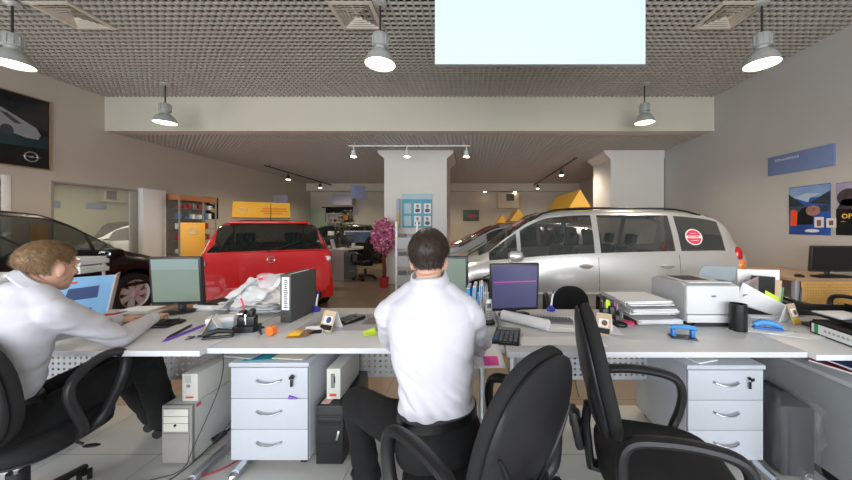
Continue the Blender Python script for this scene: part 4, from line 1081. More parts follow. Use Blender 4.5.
monitor(444, 312, .37, .31, radians(-8), 4, SCG, 'monitor with pale green screen half hidden by the dark-haired person', zb=.115, band=SCG)
monitor(514, 315, .365, .345, radians(9), 5, SCP, 'monitor with violet screen and a magenta line', zb=.035, line=SCM)
p = Vector((4.42, 3.80, .79)); monitor(0, 0, .48, .32, radians(-4), 4, SCO, 'dark monitor on the wood-topped desk at right', zb=.05, loc=p)
def keyboard(c, rz, label, m_=BLACKP, w=.44, d=.15, z=ZD, rows=5):
    t = thing('keyboard', label, 'keyboard', (c[0], c[1], z), rz)
    m = MB(); m.box((-w / 2, -d / 2, 0), (w / 2, d / 2, .016), .004); m.build('case', m_, t)
    m = MB(); n = int(w / .021)
    for r in range(rows):
        for k in range(n - 1): m.box((-w / 2 + .012 + k * .021, -d / 2 + .012 + r * .025, .016), (-w / 2 + .029 + k * .021, -d / 2 + .032 + r * .025, .022))
    tag(m.build('keys', GREYPL if m_ != BLACKP else DARKP, t, smooth=False, weld=0), kind='stuff'); return t
keyboard((-2.13, 2.035), radians(2), 'black keyboard under the hands of the fair-haired person', w=.40, d=.14)
keyboard((.50, 2.10), radians(-14), 'grey keyboard between the violet monitor and the paper sheets', m_=mat('mid_grey_plastic', (.22, .22, .23), .5), w=.38, d=.13)
keyboard((4.30, 3.68), 0, 'black keyboard on the wood-topped desk', z=.79, w=.40, d=.12)
def mouse(c, rz, label, z=ZD):
    t = thing('computer_mouse', label, 'mouse', (c[0], c[1], z), rz); m = MB(); m.ell((0, 0, .012), (.032, .058, .024), 18, 10)
    bmesh.ops.bisect_plane(m.bm, geom=list(m.bm.verts) + list(m.bm.edges) + list(m.bm.faces), plane_co=(0, 0, 0), plane_no=(0, 0, -1), clear_outer=True); m.build('body', BLACKP, t, fix=False)
    m = MB(); m.cyl((-.004, .03, .032), (.004, .03, .032), .007, 10); m.build('scroll_wheel', GREYPL, t)
mouse(P(173, 324), radians(-60), 'black mouse by the right hand of the fair-haired person')
mouse(P(618, 326), radians(60), 'black mouse right of the small tent card near the empty chair')
mouse((3.95, 3.72), 0, 'black mouse at the left end of the wood-topped desk', z=.79)

def sheet(m, c, w, d, rz, z0, th=.0008, curl=0, mi=0):
    c = Vector(c); R = Matrix.Rotation(rz, 4, 'Z'); n = 6
    def f(u, v):
        x, y = (u - .5) * w, (v - .5) * d; return Vector((c.x, c.y, z0)) + R @ Vector((x, y, curl * ((2 * u - 1) ** 2 * .5 + (2 * v - 1) ** 4 * .5)))
    m.grid(f, n, n, mi); m.grid(lambda u, v: f(u, v) + Vector((0, 0, th)), n, n, mi)
def papers(name, c, w, d, rz, n, label, cat='paper', spread=.03, m_=PAPER, curl=.0, z=ZD, th=.0022, seed=0, group=None):
    rd = random.Random(seed); m = MB()
    for k in range(n):
        m.cbox((rd.uniform(-spread, spread), rd.uniform(-spread, spread), th * (k + .5)), (w, d, th * .8), rz=rz + rd.uniform(-.12, .12) * (spread > .005))
    return single(name, m, m_, label, cat, (c[0], c[1], z), 0, group, weld=0, smooth=False)

# --- left desk
t = thing('magazine_holder', 'light blue magazine holder with dark printed picture beside the fair head', 'file holder', P(78, 317), radians(42))
m = MB(); M = Matrix(((1, 0, 0, 0), (0, 0, 1, 0), (0, 1, 0, 0), (0, 0, 0, 1)))
m.prism([(-.17, 0), (.13, 0), (.175, .285), (-.15, .285)], -.012, 0, M=M); m.build('front', BLUEF, t, smooth=False)
m = MB(); m.prism([(.13, 0), (.14, .0), (.185, .285), (.175, .285)], -.012, .16, M=M); m.prism([(-.17, 0), (-.16, 0), (-.14, .285), (-.15, .285)], 0, .16, M=M); m.box((-.17, 0, 0), (.14, .16, .006)); m.build('side', GREYP, t, smooth=False)
m = MB(); m.prism([(-.06, .12), (.09, .13), (.10, .215), (-.04, .205)], -.014, -.012, M=M, mi=0); m.prism([(-.02, .03), (.06, .03), (.065, .06), (-.015, .06)], -.014, -.012, M=M, mi=0); m.prism([(-.10, .235), (.0, .24), (.0, .255), (-.10, .25)], -.014, -.012, M=M, mi=1); m.build('printed_picture', [NAVYP, RED], t, weld=0, smooth=False)
t = thing('paper_tray', 'white stacked letter tray behind the light blue magazine holder', 'tray', (-3.00, 2.235, ZD), radians(6))
TRAY = mat('white_tray', (.66, .67, .66), .4)
for z, dx in ((.02, .0), (.17, .0), (.30, 0), (.36, .0)):
    m = MB(); m.box((dx - .16, 0, z), (dx + .17, .2, z + .006)); m.box((dx - .16, 0, z), (dx - .152, .2, z + .035)); m.box((dx + .162, 0, z), (dx + .17, .2, z + .035)); m.box((dx - .16, .192, z), (dx + .17, .2, z + .035)); m.box((dx - .15, .005, z + .007), (dx + .16, .19, z + .032 if z < .3 else z + .055), .003); m.build('tray', TRAY, t, weld=0)
m = MB()
for x in (-.15, .155): m.box((x, .16, 0), (x + .01, .175, .40))
m.build('support', TRAY, t, weld=0)
t = thing('paper_box', 'white box of papers at the far left edge behind the fair head', 'box', (-3.55 + .05, 2.12, ZD), 0)
m = MB(); m.box((-.15, 0, 0), (.18, .22, .26), .004); m.build('carton', TRAY, t)
m = MB(); m.box((-.16, -.01, .26), (.19, .23, .30), .004); m.build('lid', PAPER, t)
papers('paper_sheets', P(80, 316), .30, .18, .2, 4, 'thin stack of papers in front of the light blue holder', seed=3)
p = P(98, 317); m = MB(); m.tube([(-.14, -.03, .01), (0, -.01, .012), (.10, .02, .016), (.15, .05, .03)], [.012, .016, .014, .007], 8, flat=.5); single('red_strap', m, REDC, 'dark red strap lying near the wrist watch', 'strap', p, 0)
p = P(118, 320); m = MB(); m.box((-.12, -.09, 0), (.12, .09, .012), .003, mi=0); m.box((-.09, -.05, .012), (.09, .06, .0135), mi=1); single('desk_pad', m, [BLACKP, GREYPL], 'flat black pad left of the keyboard', 'pad', p, 0)
papers('paper_sheets', P(143, 309), .22, .12, .05, 4, 'white sheets behind the keyboard, left of the grey-green monitor', spread=.008, seed=4)
papers('paper_sheets', P(208, 309), .16, .10, .1, 3, 'white sheets right of the grey-green monitor foot', spread=.008, seed=8)
for k, (a, b, mm, lb) in enumerate((((162, 343), (205, 326), PURP, 'purple pen lying across the left desk edge'), ((166, 340), (192, 326), BLACKP, 'black pen lying beside the purple pen'))):
    a, b = P(*a), P(*b); m = MB(); o = a.copy(); m.tube([a - o, (b - a) * .1, (b - a) * .9, b - o], [.002, .008, .008, .004], 8); z = m.build('pen', mm); z.location = o + Vector((0, 0, .008)); tag(z, lb, 'pen')
t = thing('key_bunch', 'small bunch of dark keys on the left desk', 'keys', P(196, 338))
m = MB(); m.tube([(.02 * cos(a), .02 * sin(a), .003) for a in [2 * pi * k / 14 for k in range(14)]], .0018, 6, closed=True); m.build('key_ring', STEEL, t)
for a in (.4, 1.6, 3., 4.4): m = MB(); m.cbox((.035 * cos(a), .035 * sin(a), .003 + a * .001), (.035, .009, .003), rz=a); m.cbox((.022 * cos(a), .022 * sin(a), .004 + a * .001), (.015, .018, .003), rz=a); m.build('key', BLACKP, t, weld=0)
def tent(px, py, w, h, rz, label, mats, pic=True, d=.05):
    t = thing('tent_card', label, 'card', P(px, py), rz)
    M = Matrix(((0, 0, 1, 0), (1, 0, 0, 0), (0, 1, 0, 0), (0, 0, 0, 1)))
    m = MB(); m.prism([(-d, 0), (-d + .003, 0), (.001, h), (-.002, h)], -w / 2, w / 2, M=M); f = m.build('front_leaf', mats[0], t, smooth=False)
    m = MB(); m.prism([(d, 0), (d - .003, 0), (-.001, h), (.002, h)], -w / 2, w / 2, M=M); m.build('back_leaf', mats[1], t, smooth=False)
    if pic:
        al = atan2(d, h); Ms = Matrix.Translation((0, -d - .0005, 0)) @ Matrix.Rotation(-al, 4, 'X') @ Matrix.Rotation(pi / 2, 4, 'X')
        m = MB(); m.box((-w * .46, .01, .0), (w * .46, h * .34, .002), M=Ms, mi=0); m.box((-w * .3, h * .40, 0), (w * .35, h * .8, .002), M=Ms, mi=1); m.lathe([(.001, .003), (w * .2, .003)], c=Ms @ Vector((w * .1, h * .6, .002)), M=Ms.to_3x3().to_4x4(), seg=12, mi=2, caps=False)
        m.build('picture', mats[2:5], t, weld=0, smooth=False)
    return t
tent(214, 331, .12, .095, radians(-62), 'tan folded name card by the left edge of the tissue pile', [TANC, PAPER, BRN, PAPER, GREYPL], pic=False)
t = thing('tissue_box', 'pale blue and white box leaning beside the black tape dispenser', 'box', P(222, 327), radians(24))
m = MB(); m.box((-.07, -.045, 0), (.07, .045, .065), .004); m.build('carton', mat('pale_blue_card', (.55, .68, .78), .6), t)
m = MB(); m.box((-.072, -.047, .04), (.072, .047, .07), .003); m.build('lid', PAPER, t)
t = thing('stapler', 'black stapler in front of the pale blue box', 'stapler', P(218, 338), radians(18))
m = MB(); m.box((-.075, -.015, 0), (.075, .015, .012), .004); m.build('base', BLACKP, t)
m = MB(); m.tube([(-.07, 0, .022), (0, 0, .042), (.078, 0, .030)], [.014, .016, .012], 8); m.build('arm', BLACKP, t)
t = thing('letter_tray', 'white-edged black letter tray between the monitor and the paper pile', 'tray', P(217, 308), radians(-6))
m = MB(); m.box((-.15, -.06, 0), (.15, .17, .035), .008); m.build('tray', PAPER, t)
m = MB(); m.prism([(-.12, -.05), (.11, -.05), (.145, .06), (.11, .15), (-.09, .15)], .036, .05); m.build('black_cover', BLACKP, t)
# pile of papers with crumpled sheets and bag
t = thing('paper_pile', 'heap of crumpled white papers on the left desk behind the tape dispenser', 'papers', P(256, 312), 0)
rd = random.Random(5)
for k in range(9):
    m = MB(); m.cbox((.02 + rd.uniform(-.02, .02), .03 + rd.uniform(-.02, .02), .006 + k * .0085), (.30, .21, .006), .001, rz=rd.uniform(-.25, .25)); m.build('paper_layer', PAPER if k % 3 else mat('grey_paper', (.45, .46, .48), .7), t)
def crumple(c, w, d, rz, tx, ty, amp, seed, name, mm, par):
    m = MB(); R = Matrix.Translation(c) @ Matrix.Rotation(rz, 4, 'Z') @ Matrix.Rotation(tx, 4, 'X') @ Matrix.Rotation(ty, 4, 'Y')
    def f(u, v):
        q = Vector((u * 1.7 + seed, v * 1.7, seed * .7)); zz = amp * (noise.noise(q) + .6 * abs(noise.noise(q * 2.3))); return R @ Vector(((u - .5) * w, (v - .5) * d, zz))
    w *= 1.2; d *= 1.2; m.grid(f, 20, 20); o = m.build(name, mm, par, angle=25); md = o.modifiers.new('s', 'SOLIDIFY'); md.thickness = .0015; return o
crumple(Vector((-.11, .05, .135)), .26, .24, .4, -.35, -.50, .06, 2, 'crumpled_sheet', PAPER, t)
crumple(Vector((-.02, .02, .165)), .26, .20, -.2, .65, .10, .05, 9, 'crumpled_sheet', PAPER, t)
crumple(Vector((.06, .0, .12)), .28, .22, .3, .35, .12, .05, 5, 'crumpled_sheet', PAPER, t)
crumple(Vector((-.17, .02, .08)), .20, .22, .9, -.2, -.45, .04, 12, 'crumpled_sheet', PAPER, t)
crumple(Vector((.12, .10, .15)), .20, .22, .1, 1.0, .0, .03, 14, 'crumpled_sheet', PAPER, t)
m = MB()
for k, (x, y) in enumerate(((-.03, -.02), (.0, .0), (.03, .02), (.06, .015))): m.cbox((x + .06, -.125, .09 + y * .3), (.05, .004, .006), rz=.1)
t = thing('plastic_bag', 'clear plastic bag with red print standing in the paper pile', 'bag', P(263, 312) + Vector((.0, .05, .085)), 0)
BAGM = mat('clear_plastic', (.85, .75, .78), .15, alpha=.38, var=.02)
m = MB(); N = 28; V = []; RGs = [(.045, .0), (.055, .03), (.05, .08), (.055, .12), (.06, .155), (.052, .19), (.03, .2)]
for i, (r, z) in enumerate(RGs):
    for k in range(N): a = 2 * pi * k / N; rr = r * (1 + .18 * noise.noise(Vector((cos(a) * 2, sin(a) * 2, z * 14)))); V.append((rr * cos(a) * 1.15 + z * -.05, rr * sin(a) * .8, z))
m._new(V, [(i * N + k, i * N + (k + 1) % N, (i + 1) * N + (k + 1) % N, (i + 1) * N + k) for i in range(len(RGs) - 1) for k in range(N)]); m.build('film', BAGM, t)
m = MB()
for z, w_ in ((.165, .05), (.06, .035), (.04, .03)): m.grid(lambda u, v: (-.01 + (u - .5) * w_ * 1.6 - z * .05, -.0525 + .02 * (2 * u - 1) ** 2, z + (v - .5) * .018), 6, 1)
m.build('red_print', STKR, t, fix=False, weld=0)
t = thing('tape_dispenser', 'black desk tape dispenser in front of the paper pile', 'tape dispenser', P(247, 331), radians(10)); t.scale = (.85, .85, 1.3)
m = MB(); m.prism([(-.075, -.045), (.06, -.045), (.08, -.02), (.08, .04), (-.06, .05), (-.08, .02)], 0, .028); m.box((-.055, -.032, .02), (.062, .035, .075), .012); m.build('base', BLACKP, t)
m = MB(); m.box((-.045, -.028, .072), (-.005, .03, .10), .01); m.box((.015, -.028, .072), (.05, .03, .105), .01); m.build('upper_block', DARKP, t)
m = MB(); m.cbox((.008, -.038, .06), (.014, .012, .05), .002); m.cbox((-.03, -.034, .088), (.035, .004, .006)); m.build('cutter', CHROME, t, weld=0)
m = MB(); m.tube([(-.02, 0, .10), (-.025, 0, .125), (-.045, .01, .155)], .006, 8); m.build('red_tab', STKR, t)
t = thing('ring_binder', 'grey lever-arch binder standing upright on the left desk with a white spine label', 'binder', (-1.275, 2.09, ZD), radians(-4))
m = MB(); m.box((.068, 0, 0), (.072, .30, .325), .0015); m.box((0, 0, 0), (.004, .30, .325), .0015); m.build('cover', GREYB, t, weld=0)
m = MB(); m.box((-.001, -.004, 0), (.073, 0, .325), .0015); m.build('spine', GREYB, t)
m = MB(); m.box((.01, -.0055, .085), (.062, -.004, .305)); lb = m.build('spine_label', PAPER, t)
m = MB()
rr = random.Random(2)
for k in range(14):
    z = .10 + k * .014; m.box((.03 - rr.random() * .006, -.0062, z), (.045 + rr.random() * .008, -.0054, z + .007))
m.build('label_writing', BLACKP, lb, weld=0)
m = MB(); m.tube([(.036 + .012 * cos(a), -.006, .05 + .012 * sin(a)) for a in [2 * pi * k / 14 for k in range(14)]], .002, 6, closed=True); m.build('finger_ring', CHROME, t)
m = MB(); m.box((.006, .01, .005), (.066, .28, .315)); m.build('pages', PAPER, t)
def pen_stand(px, py, label):
    t = thing('pen_stand', label, 'pen stand', P(px, py)); m = MB(); m.lathe([(.001, 0), (.032, 0), (.034, .012), (.022, .022), (.012, .04)], seg=18); m.build('base', mat('royal_blue', (.05, .05, .45), .3), t)
    m = MB(); m.tube([(0, 0, .03), (.008, 0, .09), (.016, .0, .13)], [.008, .007, .005], 8); m.build('pen', PAPER, t)
    m = MB(); m.tube([(.016, 0, .13), (.02, 0, .155)], [.0055, .005], 8); m.build('pen_cap', mat('royal_blue', (.05, .05, .45), .3), t)
pen_stand(316, 311, 'blue based pen stand right of the grey binder'); pen_stand(551, 310.5, 'blue based pen stand right of the violet monitor')
t = thing('tape_measure', 'orange and black tape roll on the left desk', 'tape roll', P(270, 335), radians(-15))
m = MB(); m.cyl((.01, -.015, .028), (.01, .018, .028), .028, 20); m.build('roll', ORG, t)
m = MB(); m.tube([(-.045 - .0 + .02 * cos(a), -.01, .024 + .022 * sin(a)) for a in [1.2 + pi * k / 8 for k in range(9)]], .007, 8); m.build('handle', BLACKP, t)
t = thing('snack_packet', 'yellow and brown packet lying in front of the grey binder', 'packet', P(297, 335), radians(4))
m = MB(); m.grid(lambda u, v: ((u - .5) * .09, (v - .5) * .10, .012 + .014 * sin(pi * u) * sin(pi * v) + .003 * noise.noise(Vector((u * 5, v * 5, 1)))), 12, 12); m.grid(lambda u, v: ((u - .5) * .09, (v - .5) * .10, .0), 12, 12); m.build('packet', YELP, t)
m = MB(); m.grid(lambda u, v: (.055 + (u - .5) * .05, (v - .5) * .10, .012 + .02 * sin(pi * u) * sin(pi * v)), 10, 10); m.build('brown_part', BRN, t)
t = thing('photo_card', 'dark photo card tilted right of the yellow packet', 'card', P(312, 333), radians(14))
m = MB(); m.box((-.045, -.05, 0), (.06, .06, .004), M=Matrix.Rotation(.35, 4, 'X')); m.build('card', PAPER, t)
m = MB(); m.box((-.04, -.045, .004), (.055, .02, .0055), M=Matrix.Rotation(.35, 4, 'X')); m.build('picture', BLACKP, t)
t = tent(331, 329, .10, .115, radians(-22), 'photo tent card on the middle desk', [TANC, PAPER, BLACKP, PAPER, NAVYP])
t = thing('desk_mat', 'clear grey desk mat with photos on the middle desk', 'desk mat', P(345, 326), 0)
MATM = mat('mat_plastic', (.50, .50, .54), .2, var=.08, scale=4)
m = MB(); m.box((-.28, -.10, 0), (.34, .27, .002)); m.build('sheet', MATM, t)
for k, (x, y, w_, d_, c) in enumerate(((-.02, .1, .12, .12, (.20, .19, .18)), (.14, .1, .09, .15, (.25, .22, .22)), (.26, .1, .09, .15, (.28, .22, .2)), (-.18, .05, .1, .12, (.4, .4, .42)), (.05, .22, .1, .05, (.42, .40, .38)))):
    m = MB(); m.box((x - w_ / 2, y - d_ / 2, .002), (x + w_ / 2, y + d_ / 2, .003)); m.build('photo', mat('photo_%d' % k, c, .4, var=.5, scale=25), t)
m = MB(); m.cbox((-.13, -.045, .0035), (.07, .03, .002), rz=.2); m.build('green_print', mat('mint', (.35, .7, .45), .5), t)
def calculator(px, py, rz, label, z=ZD, s=1., par=None):
    t = thing('calculator', label, 'calculator', P(px, py), rz); m = MB(); R = Matrix.Rotation(.06, 4, 'X')
    m.box((-.055 * s, -.08 * s, .004), (.055 * s, .08 * s, .024), .005, M=R); m.build('case', BLACKP, t)
    m = MB(); m.box((-.045 * s, .045 * s, .024), (.045 * s, .068 * s, .0255), M=R); m.build('display', mat('lcd', (.25, .28, .24), .2), t)
    m = MB()
    for i in range(5):
        for j in range(5): m.cbox((-.04 * s + i * .02 * s, -.065 * s + j * .021 * s, .026), (.014 * s, .013 * s, .005), M=R)
    tag(m.build('buttons', mat('button_grey', (.16, .17, .18), .4), t, weld=0, smooth=False), kind='stuff')
    m = MB(); m.cbox((-.04 * s, -.065 * s, .0275), (.014 * s, .013 * s, .005), M=R); m.cbox((-.04 * s, -.044 * s, .0275), (.014 * s, .013 * s, .005), M=R); m.build('blue_button', BLUEP, t, weld=0)
calculator(351, 321, radians(-35), 'black calculator on the desk mat of the middle desk')
calculator(507, 338, radians(-12), 'large black calculator in front of the violet monitor', s=1.35)
p = P(370, 334); m = MB(); m.grid(lambda u, v: ((u - .5) * .075, (v - .5) * .075, .002 + .02 * max(0, u * .2 + v * .8 - .5) ** 2 * 4), 8, 8)
o = m.build('sticky_note', LIME, fix=False); md = o.modifiers.new('s', 'SOLIDIFY'); md.thickness = .002; o.location = p + Vector((0, 0, .004)); o.rotation_euler = (0, 0, .5); tag(o, 'lime green sticky note at the left elbow of the dark-haired person', 'note')
# white sheet with pink note over the desk edge
t = thing('paper_sheet', 'white sheet hanging over the middle desk edge with a pink note on it', 'paper', (.085, 1.585, ZD + .001), radians(3))
m = MB(); m.grid(lambda u, v: ((u - .5) * .15, (v - .55) * .24, .004 - .055 * max(0, .45 - v) ** 1.2), 6, 10); o = m.build('sheet', PAPER, t, fix=False); md = o.modifiers.new('s', 'SOLIDIFY'); md.thickness = .001
m = MB(); m.grid(lambda u, v: (.012 + (u - .5) * .07, -.085 + (v - .5) * .07, .0075 - .055 * max(0, .45 - (.55 + (-.085 + (v - .5) * .07) / .24)) ** 1.2), 6, 6); m.build('pink_note', PINKN, t, fix=False)
# cordless phone
t = thing('cordless_phone', 'silver cordless phone standing in its cradle by the violet monitor', 'phone', P(489, 324), radians(8))
m = MB(); m.box((-.035, -.04, 0), (.035, .04, .03), .012); m.build('cradle', BLACKP, t)
m = MB(); M = Matrix.Translation((0, 0, .02)) @ Matrix.Rotation(-.12, 4, 'X'); m.box((-.022, -.012, 0), (.022, .012, .145), .009, M=M, seg=3); h = m.build('handset', mat('silver_plastic', (.55, .55, .56), .35, .3), t)
m = MB(); m.box((-.014, -.0135, .085), (.014, -.0118, .115), M=M, mi=0)
for i in range(3):
    for j in range(4): m.cbox((-.012 + i * .012, -.013, .025 + j * .013), (.008, .003, .007), M=M, mi=1)
m.build('keypad', [SCO, GREYPL], h, weld=0)
# folders behind phone
for k, (px, w_, c, lb) in enumerate(((466, .03, BLUEP, 'leftmost blue folder standing between the two middle monitors'), (471, .03, BLUEF, 'lighter blue folder standing between the two middle monitors'), (476, .03, BLUEP, 'tallest blue folder standing next to the white papers'))):
    p = P(px + 2, 319); m = MB(); m.box((-.014, -.0, 0), (.014, .20, .21 + .012 * k), .003, M=Matrix.Rotation(.05 * k, 4, 'Y')); m.box((-.011, .005, .01), (.011, .195, .216 + .012 * k), mi=1, M=Matrix.Rotation(.05 * k, 4, 'Y')); single('folder', m, [mat('sky_blue_folder', (.03, .33, .80), .45) if k != 1 else BLUEF, PAPER], lb, 'folder', p, radians(-4), 'blue folders between the monitors', weld=0)
p = P(484, 320); m = MB()
for k in range(5): m.box((k * .009 - .02, .0, .001 * k), (k * .009 - .016, .19, .24 - .004 * k), M=Matrix.Rotation(-.06 + .02 * k, 4, 'Y'))
single('paper_folder', m, PAPER, 'upright white paper folder left of the violet monitor', 'folder', p, radians(-2), weld=0)
p = P(483, 316); m = MB(); m.tube([(.0, .05, .0), (-.01, .05, .15), (.0, .07, .262), (.05, .08, .28), (.11, .10, .285)], .006, 8); single('dark_cable', m, BLACKP, 'black cable arching over the papers to the violet monitor', 'cable', p + Vector((.01, 0, .006)), 0)
# roll of paper
a, b = P(503, 320), P(548, 331); m = MB(); m.tube([Vector((0, 0, 0)), b - a], .034, 20); m.tube([Vector((-.001, 0, .0)), (a - b) * .004], .025, 16, mi=1); o = single('paper_roll', m, [PAPER, GREYPL], 'thick white paper roll lying in front of the violet monitor', 'paper roll', a + Vector((0, 0, .036)), 0, weld=0)
papers('paper_sheets', P(575, 325), .42, .26, -.1, 5, 'loose white sheets spread behind the empty chair back', seed=11, spread=.05)
papers('paper_sheets', P(560, 341), .44, .12, .0, 3, 'pale sheets along the desk edge beside the empty chair', seed=13, spread=.02)
p = P(512, 312); 
t = thing('white_box', 'small pale yellow note block near the violet monitor foot', 'note block', P(505, 320), .3); m = MB(); m.ell((0, 0, .014), (.04, .03, .014), 12, 8); m.build('block', mat('pale_yellow', (.8, .75, .45), .6), t); t.name = 'note_block'
# pen cup
t = thing('pen_cup', 'black pen cup with highlighters on the right-hand desk', 'pen cup', P(608, 321), 0)
m = MB(); m.box((-.05, -.03, 0), (.0, .03, .09), .006); m.box((.0, -.035, 0), (.04, .02, .105), .006); m.build('cup', BLACKP, t)
t2 = t
for k, (x, y, h, mm, nm) in enumerate(((-.03, 0, .16, BLACKP, 'pen'), (-.008, .0, .135, LIME, 'highlighter'), (.01, .01, .125, LIME, 'highlighter'), (.028, -.01, .135, BLACKP, 'marker'), (.04, .0, .115, PINKN, 'highlighter'), (-.045, .01, .12, BLACKP, 'marker'))):
    m = MB(); r_ = .009 if nm != 'pen' else .004; m.tube([(0, 0, 0), (.0, .0, h - .02), (.002, 0, h)], [r_, r_, r_ * .7], 8); o = m.build(nm, mm); o.location = t2.location + Vector((x, y, .012)); tag(o, {0: 'thin black pen poking up from the black pen cup', 1: 'lime highlighter in the middle of the pen cup', 2: 'lime highlighter at the back of the pen cup', 3: 'black marker at the right of the pen cup', 4: 'pink capped highlighter at the right edge of the pen cup', 5: 'black marker at the left edge of the pen cup'}[k], nm, 'pens in the black cup')
tent(604, 333, .085, .12, radians(-35), 'small photo tent card behind the empty chair', [TANC, PAPER, BLACKP, PAPER, BRN], d=.045)
t = thing('sticky_notes', 'pink and orange sticky notes in front of the letter trays', 'notes', P(632, 323), 0); t.name = 'sticky_note_pad'
rd = random.Random(4)
for k in range(7): m = MB(); m.cbox((rd.uniform(-.06, .06), rd.uniform(-.035, .04), .004 + .003 * k), (.07, .035, .003), rz=rd.uniform(-.8, .8)); m.build('sticky_note', PINKN if k % 3 else ORG, t)
# letter trays
t = thing('letter_tray', 'stack of letter trays full of papers left of the white printer', 'tray', (1.20, 2.04, ZD), radians(3)); GTR = mat('grey_tray', (.42, .43, .45), .4)
for k, z in enumerate((0, .065, .125)):
    ox = -.035 * k; w0, w1 = -.115 + ox, .215 + ox
    m = MB(); m.box((w0, 0, z), (w1, .33, z + .004)); m.box((w0, 0, z), (w0 + .006, .33, z + .028)); m.box((w1 - .006, 0, z), (w1, .33, z + .028)); m.box((w0, .324, z), (w1, .33, z + .028))
    if k: m.box((w0, .1, z - .05), (w0 + .008, .13, z)); m.box((w1 - .008, .2, z - .05), (w1, .23, z))
    m.build('tray', GTR if k else BLACKP, t, weld=0)
    for q in range(5): m = MB(); m.cbox(((w0 + w1) / 2 + random.uniform(-.015, .015), .15 + random.uniform(-.03, .0), z + .008 + .006 * q), (.30, .29, .005), rz=random.uniform(-.06, .06)); m.build('paper', PAPER, t)
# printer
PRW = mat('printer_white', (.68, .70, .71), .4, var=.02); PRS = mat('printer_side_grey', (.50, .51, .54), .45)
t = thing('laser_printer', 'white laser printer on the right-hand desk', 'printer', (1.405, 2.01, ZD), radians(-1)); W, D, H = .345, .40, .275
m = MB(); M = Matrix(((0, 0, 1, 0), (1, 0, 0, 0), (0, 1, 0, 0), (0, 0, 0, 1)))
m.prism([(.02, .03), (.4, .03), (.4, .245), (.36, .265), (.10, .275), (.05, .268), (.02, .25)], 0, W, M=M); m.build('body', PRS, t, angle=25)
m = MB(); m.box((0.002, .0, .075), (W - .002, .022, .262), .01, seg=3); m.box((.002, -.004, .022), (W - .002, .02, .072), .006); m.box((.03, .03, .274), (W - .03, .33, .281), .006); m.build('front_cover', PRW, t)
m = MB(); m.prism([(.03, .0), (W - .02, .0), (W - .05, .022), (.06, .022)], -.006, .02, M=Matrix(((1, 0, 0, 0), (0, 0, 1, 0), (0, 1, 0, 0), (0, 0, 0, 1)))); m.box((.02, .02, 0), (W - .02, .38, .03)); m.build('paper_slot', BEZ, t, weld=0)
m = MB(); m.box((.05, .10, .2805), (W - .12, .30, .2825)); m.build('output_recess', BEZ, t)
m = MB(); m.cbox((W / 2, -.002, .195), (.028, .004, .012), .002); m.build('badge', GREYPL, t)
m = MB(); m.box((W - .08, .05, .281), (W - .03, .12, .284)); m.build('control_panel', GREYPL, t)
BRD = mat('grey_board', (.30, .35, .37), .6)
t = thing('grey_board', 'blank grey card board leaning upright behind the white printer', 'board', (1.855, 2.34, ZD), radians(-8))
m = MB(); M2 = Matrix(((1, 0, 0, 0), (0, 0, 1, 0), (0, 1, 0, 0), (0, 0, 0, 1))); m.prism([(-.125, 0), (.11, 0), (.14, .345), (-.09, .345), (-.135, .25)], 0, .006, M=M2); m.build('board', BRD, t, smooth=False)
# black beaker
m = MB(); m.lathe([(.001, 0), (.046, 0), (.047, .004), (.045, .165), (.042, .165), (.042, .01), (.001, .01)], seg=32); single('pen_beaker', m, BLACKP, 'empty black round pen beaker in front of the white printer', 'beaker', P(738, 330), 0)
# blue hole punch
t = thing('hole_punch', 'blue hole punch standing in front of the white printer', 'hole punch', P(683, 338), radians(-14))
m = MB(); m.box((-.065, -.03, 0), (.065, .045, .008), .003); m.build('base', BEZ, t)
for a in (-.06, .038): m = MB(); m.box((a, -.012, .008), (a + .022, .02, .05), .004); m.build('post', BLUEP, t)
m = MB(); m.tube([(-.065, 0, .06), (-.03, -.008, .068), (.03, -.008, .066), (.065, 0, .058)], .017, 10, flat=.75); m.build('handle', mat('sky_blue_plastic', (.06, .30, .70), .35), t)
# upright file box with folders right of printer
t = thing('file_box', 'white magazine file with black, green and cream folders behind the blue stapler', 'file holder', (2.11, 2.12, ZD), radians(-8))
m = MB(); m.box((-.13, .19, 0), (.15, .197, .325)); m.box((-.13, .06, 0), (.15, .19, .006)); m.build('holder', PAPER, t, weld=0, smooth=False)
for k, (x, h, mm, nm, a) in enumerate(((.0, .285, BLACKP, 'black_folder', .06), (.05, .26, TANC, 'cream_folder', .10), (.075, .21, GREENP, 'green_folder', .14))):
    m = MB(); m.prism([(-.11, 0), (.07, 0), (.06, h), (-.09, h)], .13 + .02 * k, .14 + .02 * k, M=Matrix.Translation((x, 0, 0)) @ Matrix.Rotation(a, 4, 'Y') @ M2); m.build(nm, mm, t, smooth=False)
m = MB(); m.grid(lambda u, v: (-.20 + u * .34 + .02 * v, .11 - v * .05 + .02 * sin(u * 3), .17 - .15 * u + (v - .5) * .16 * (1 - .5 * u) + .0), 8, 8); o = m.build('loose_sheet', PAPER, t, fix=False); md = o.modifiers.new('s', 'SOLIDIFY'); md.thickness = .001
m = MB(); m.grid(lambda u, v: (-.01 + u * .09, .10, .15 - .05 * u + v * .04), 4, 4); o = m.build('lime_label', LIME, t, fix=False)
m = MB(); m.grid(lambda u, v: (-.16 + u * .10, .09, .14 + .1 * v + .05 * u), 4, 4); o = m.build('photo_sheet', mat('photo_sheet', (.35, .27, .25), .4, var=.5, scale=20), t, fix=False)
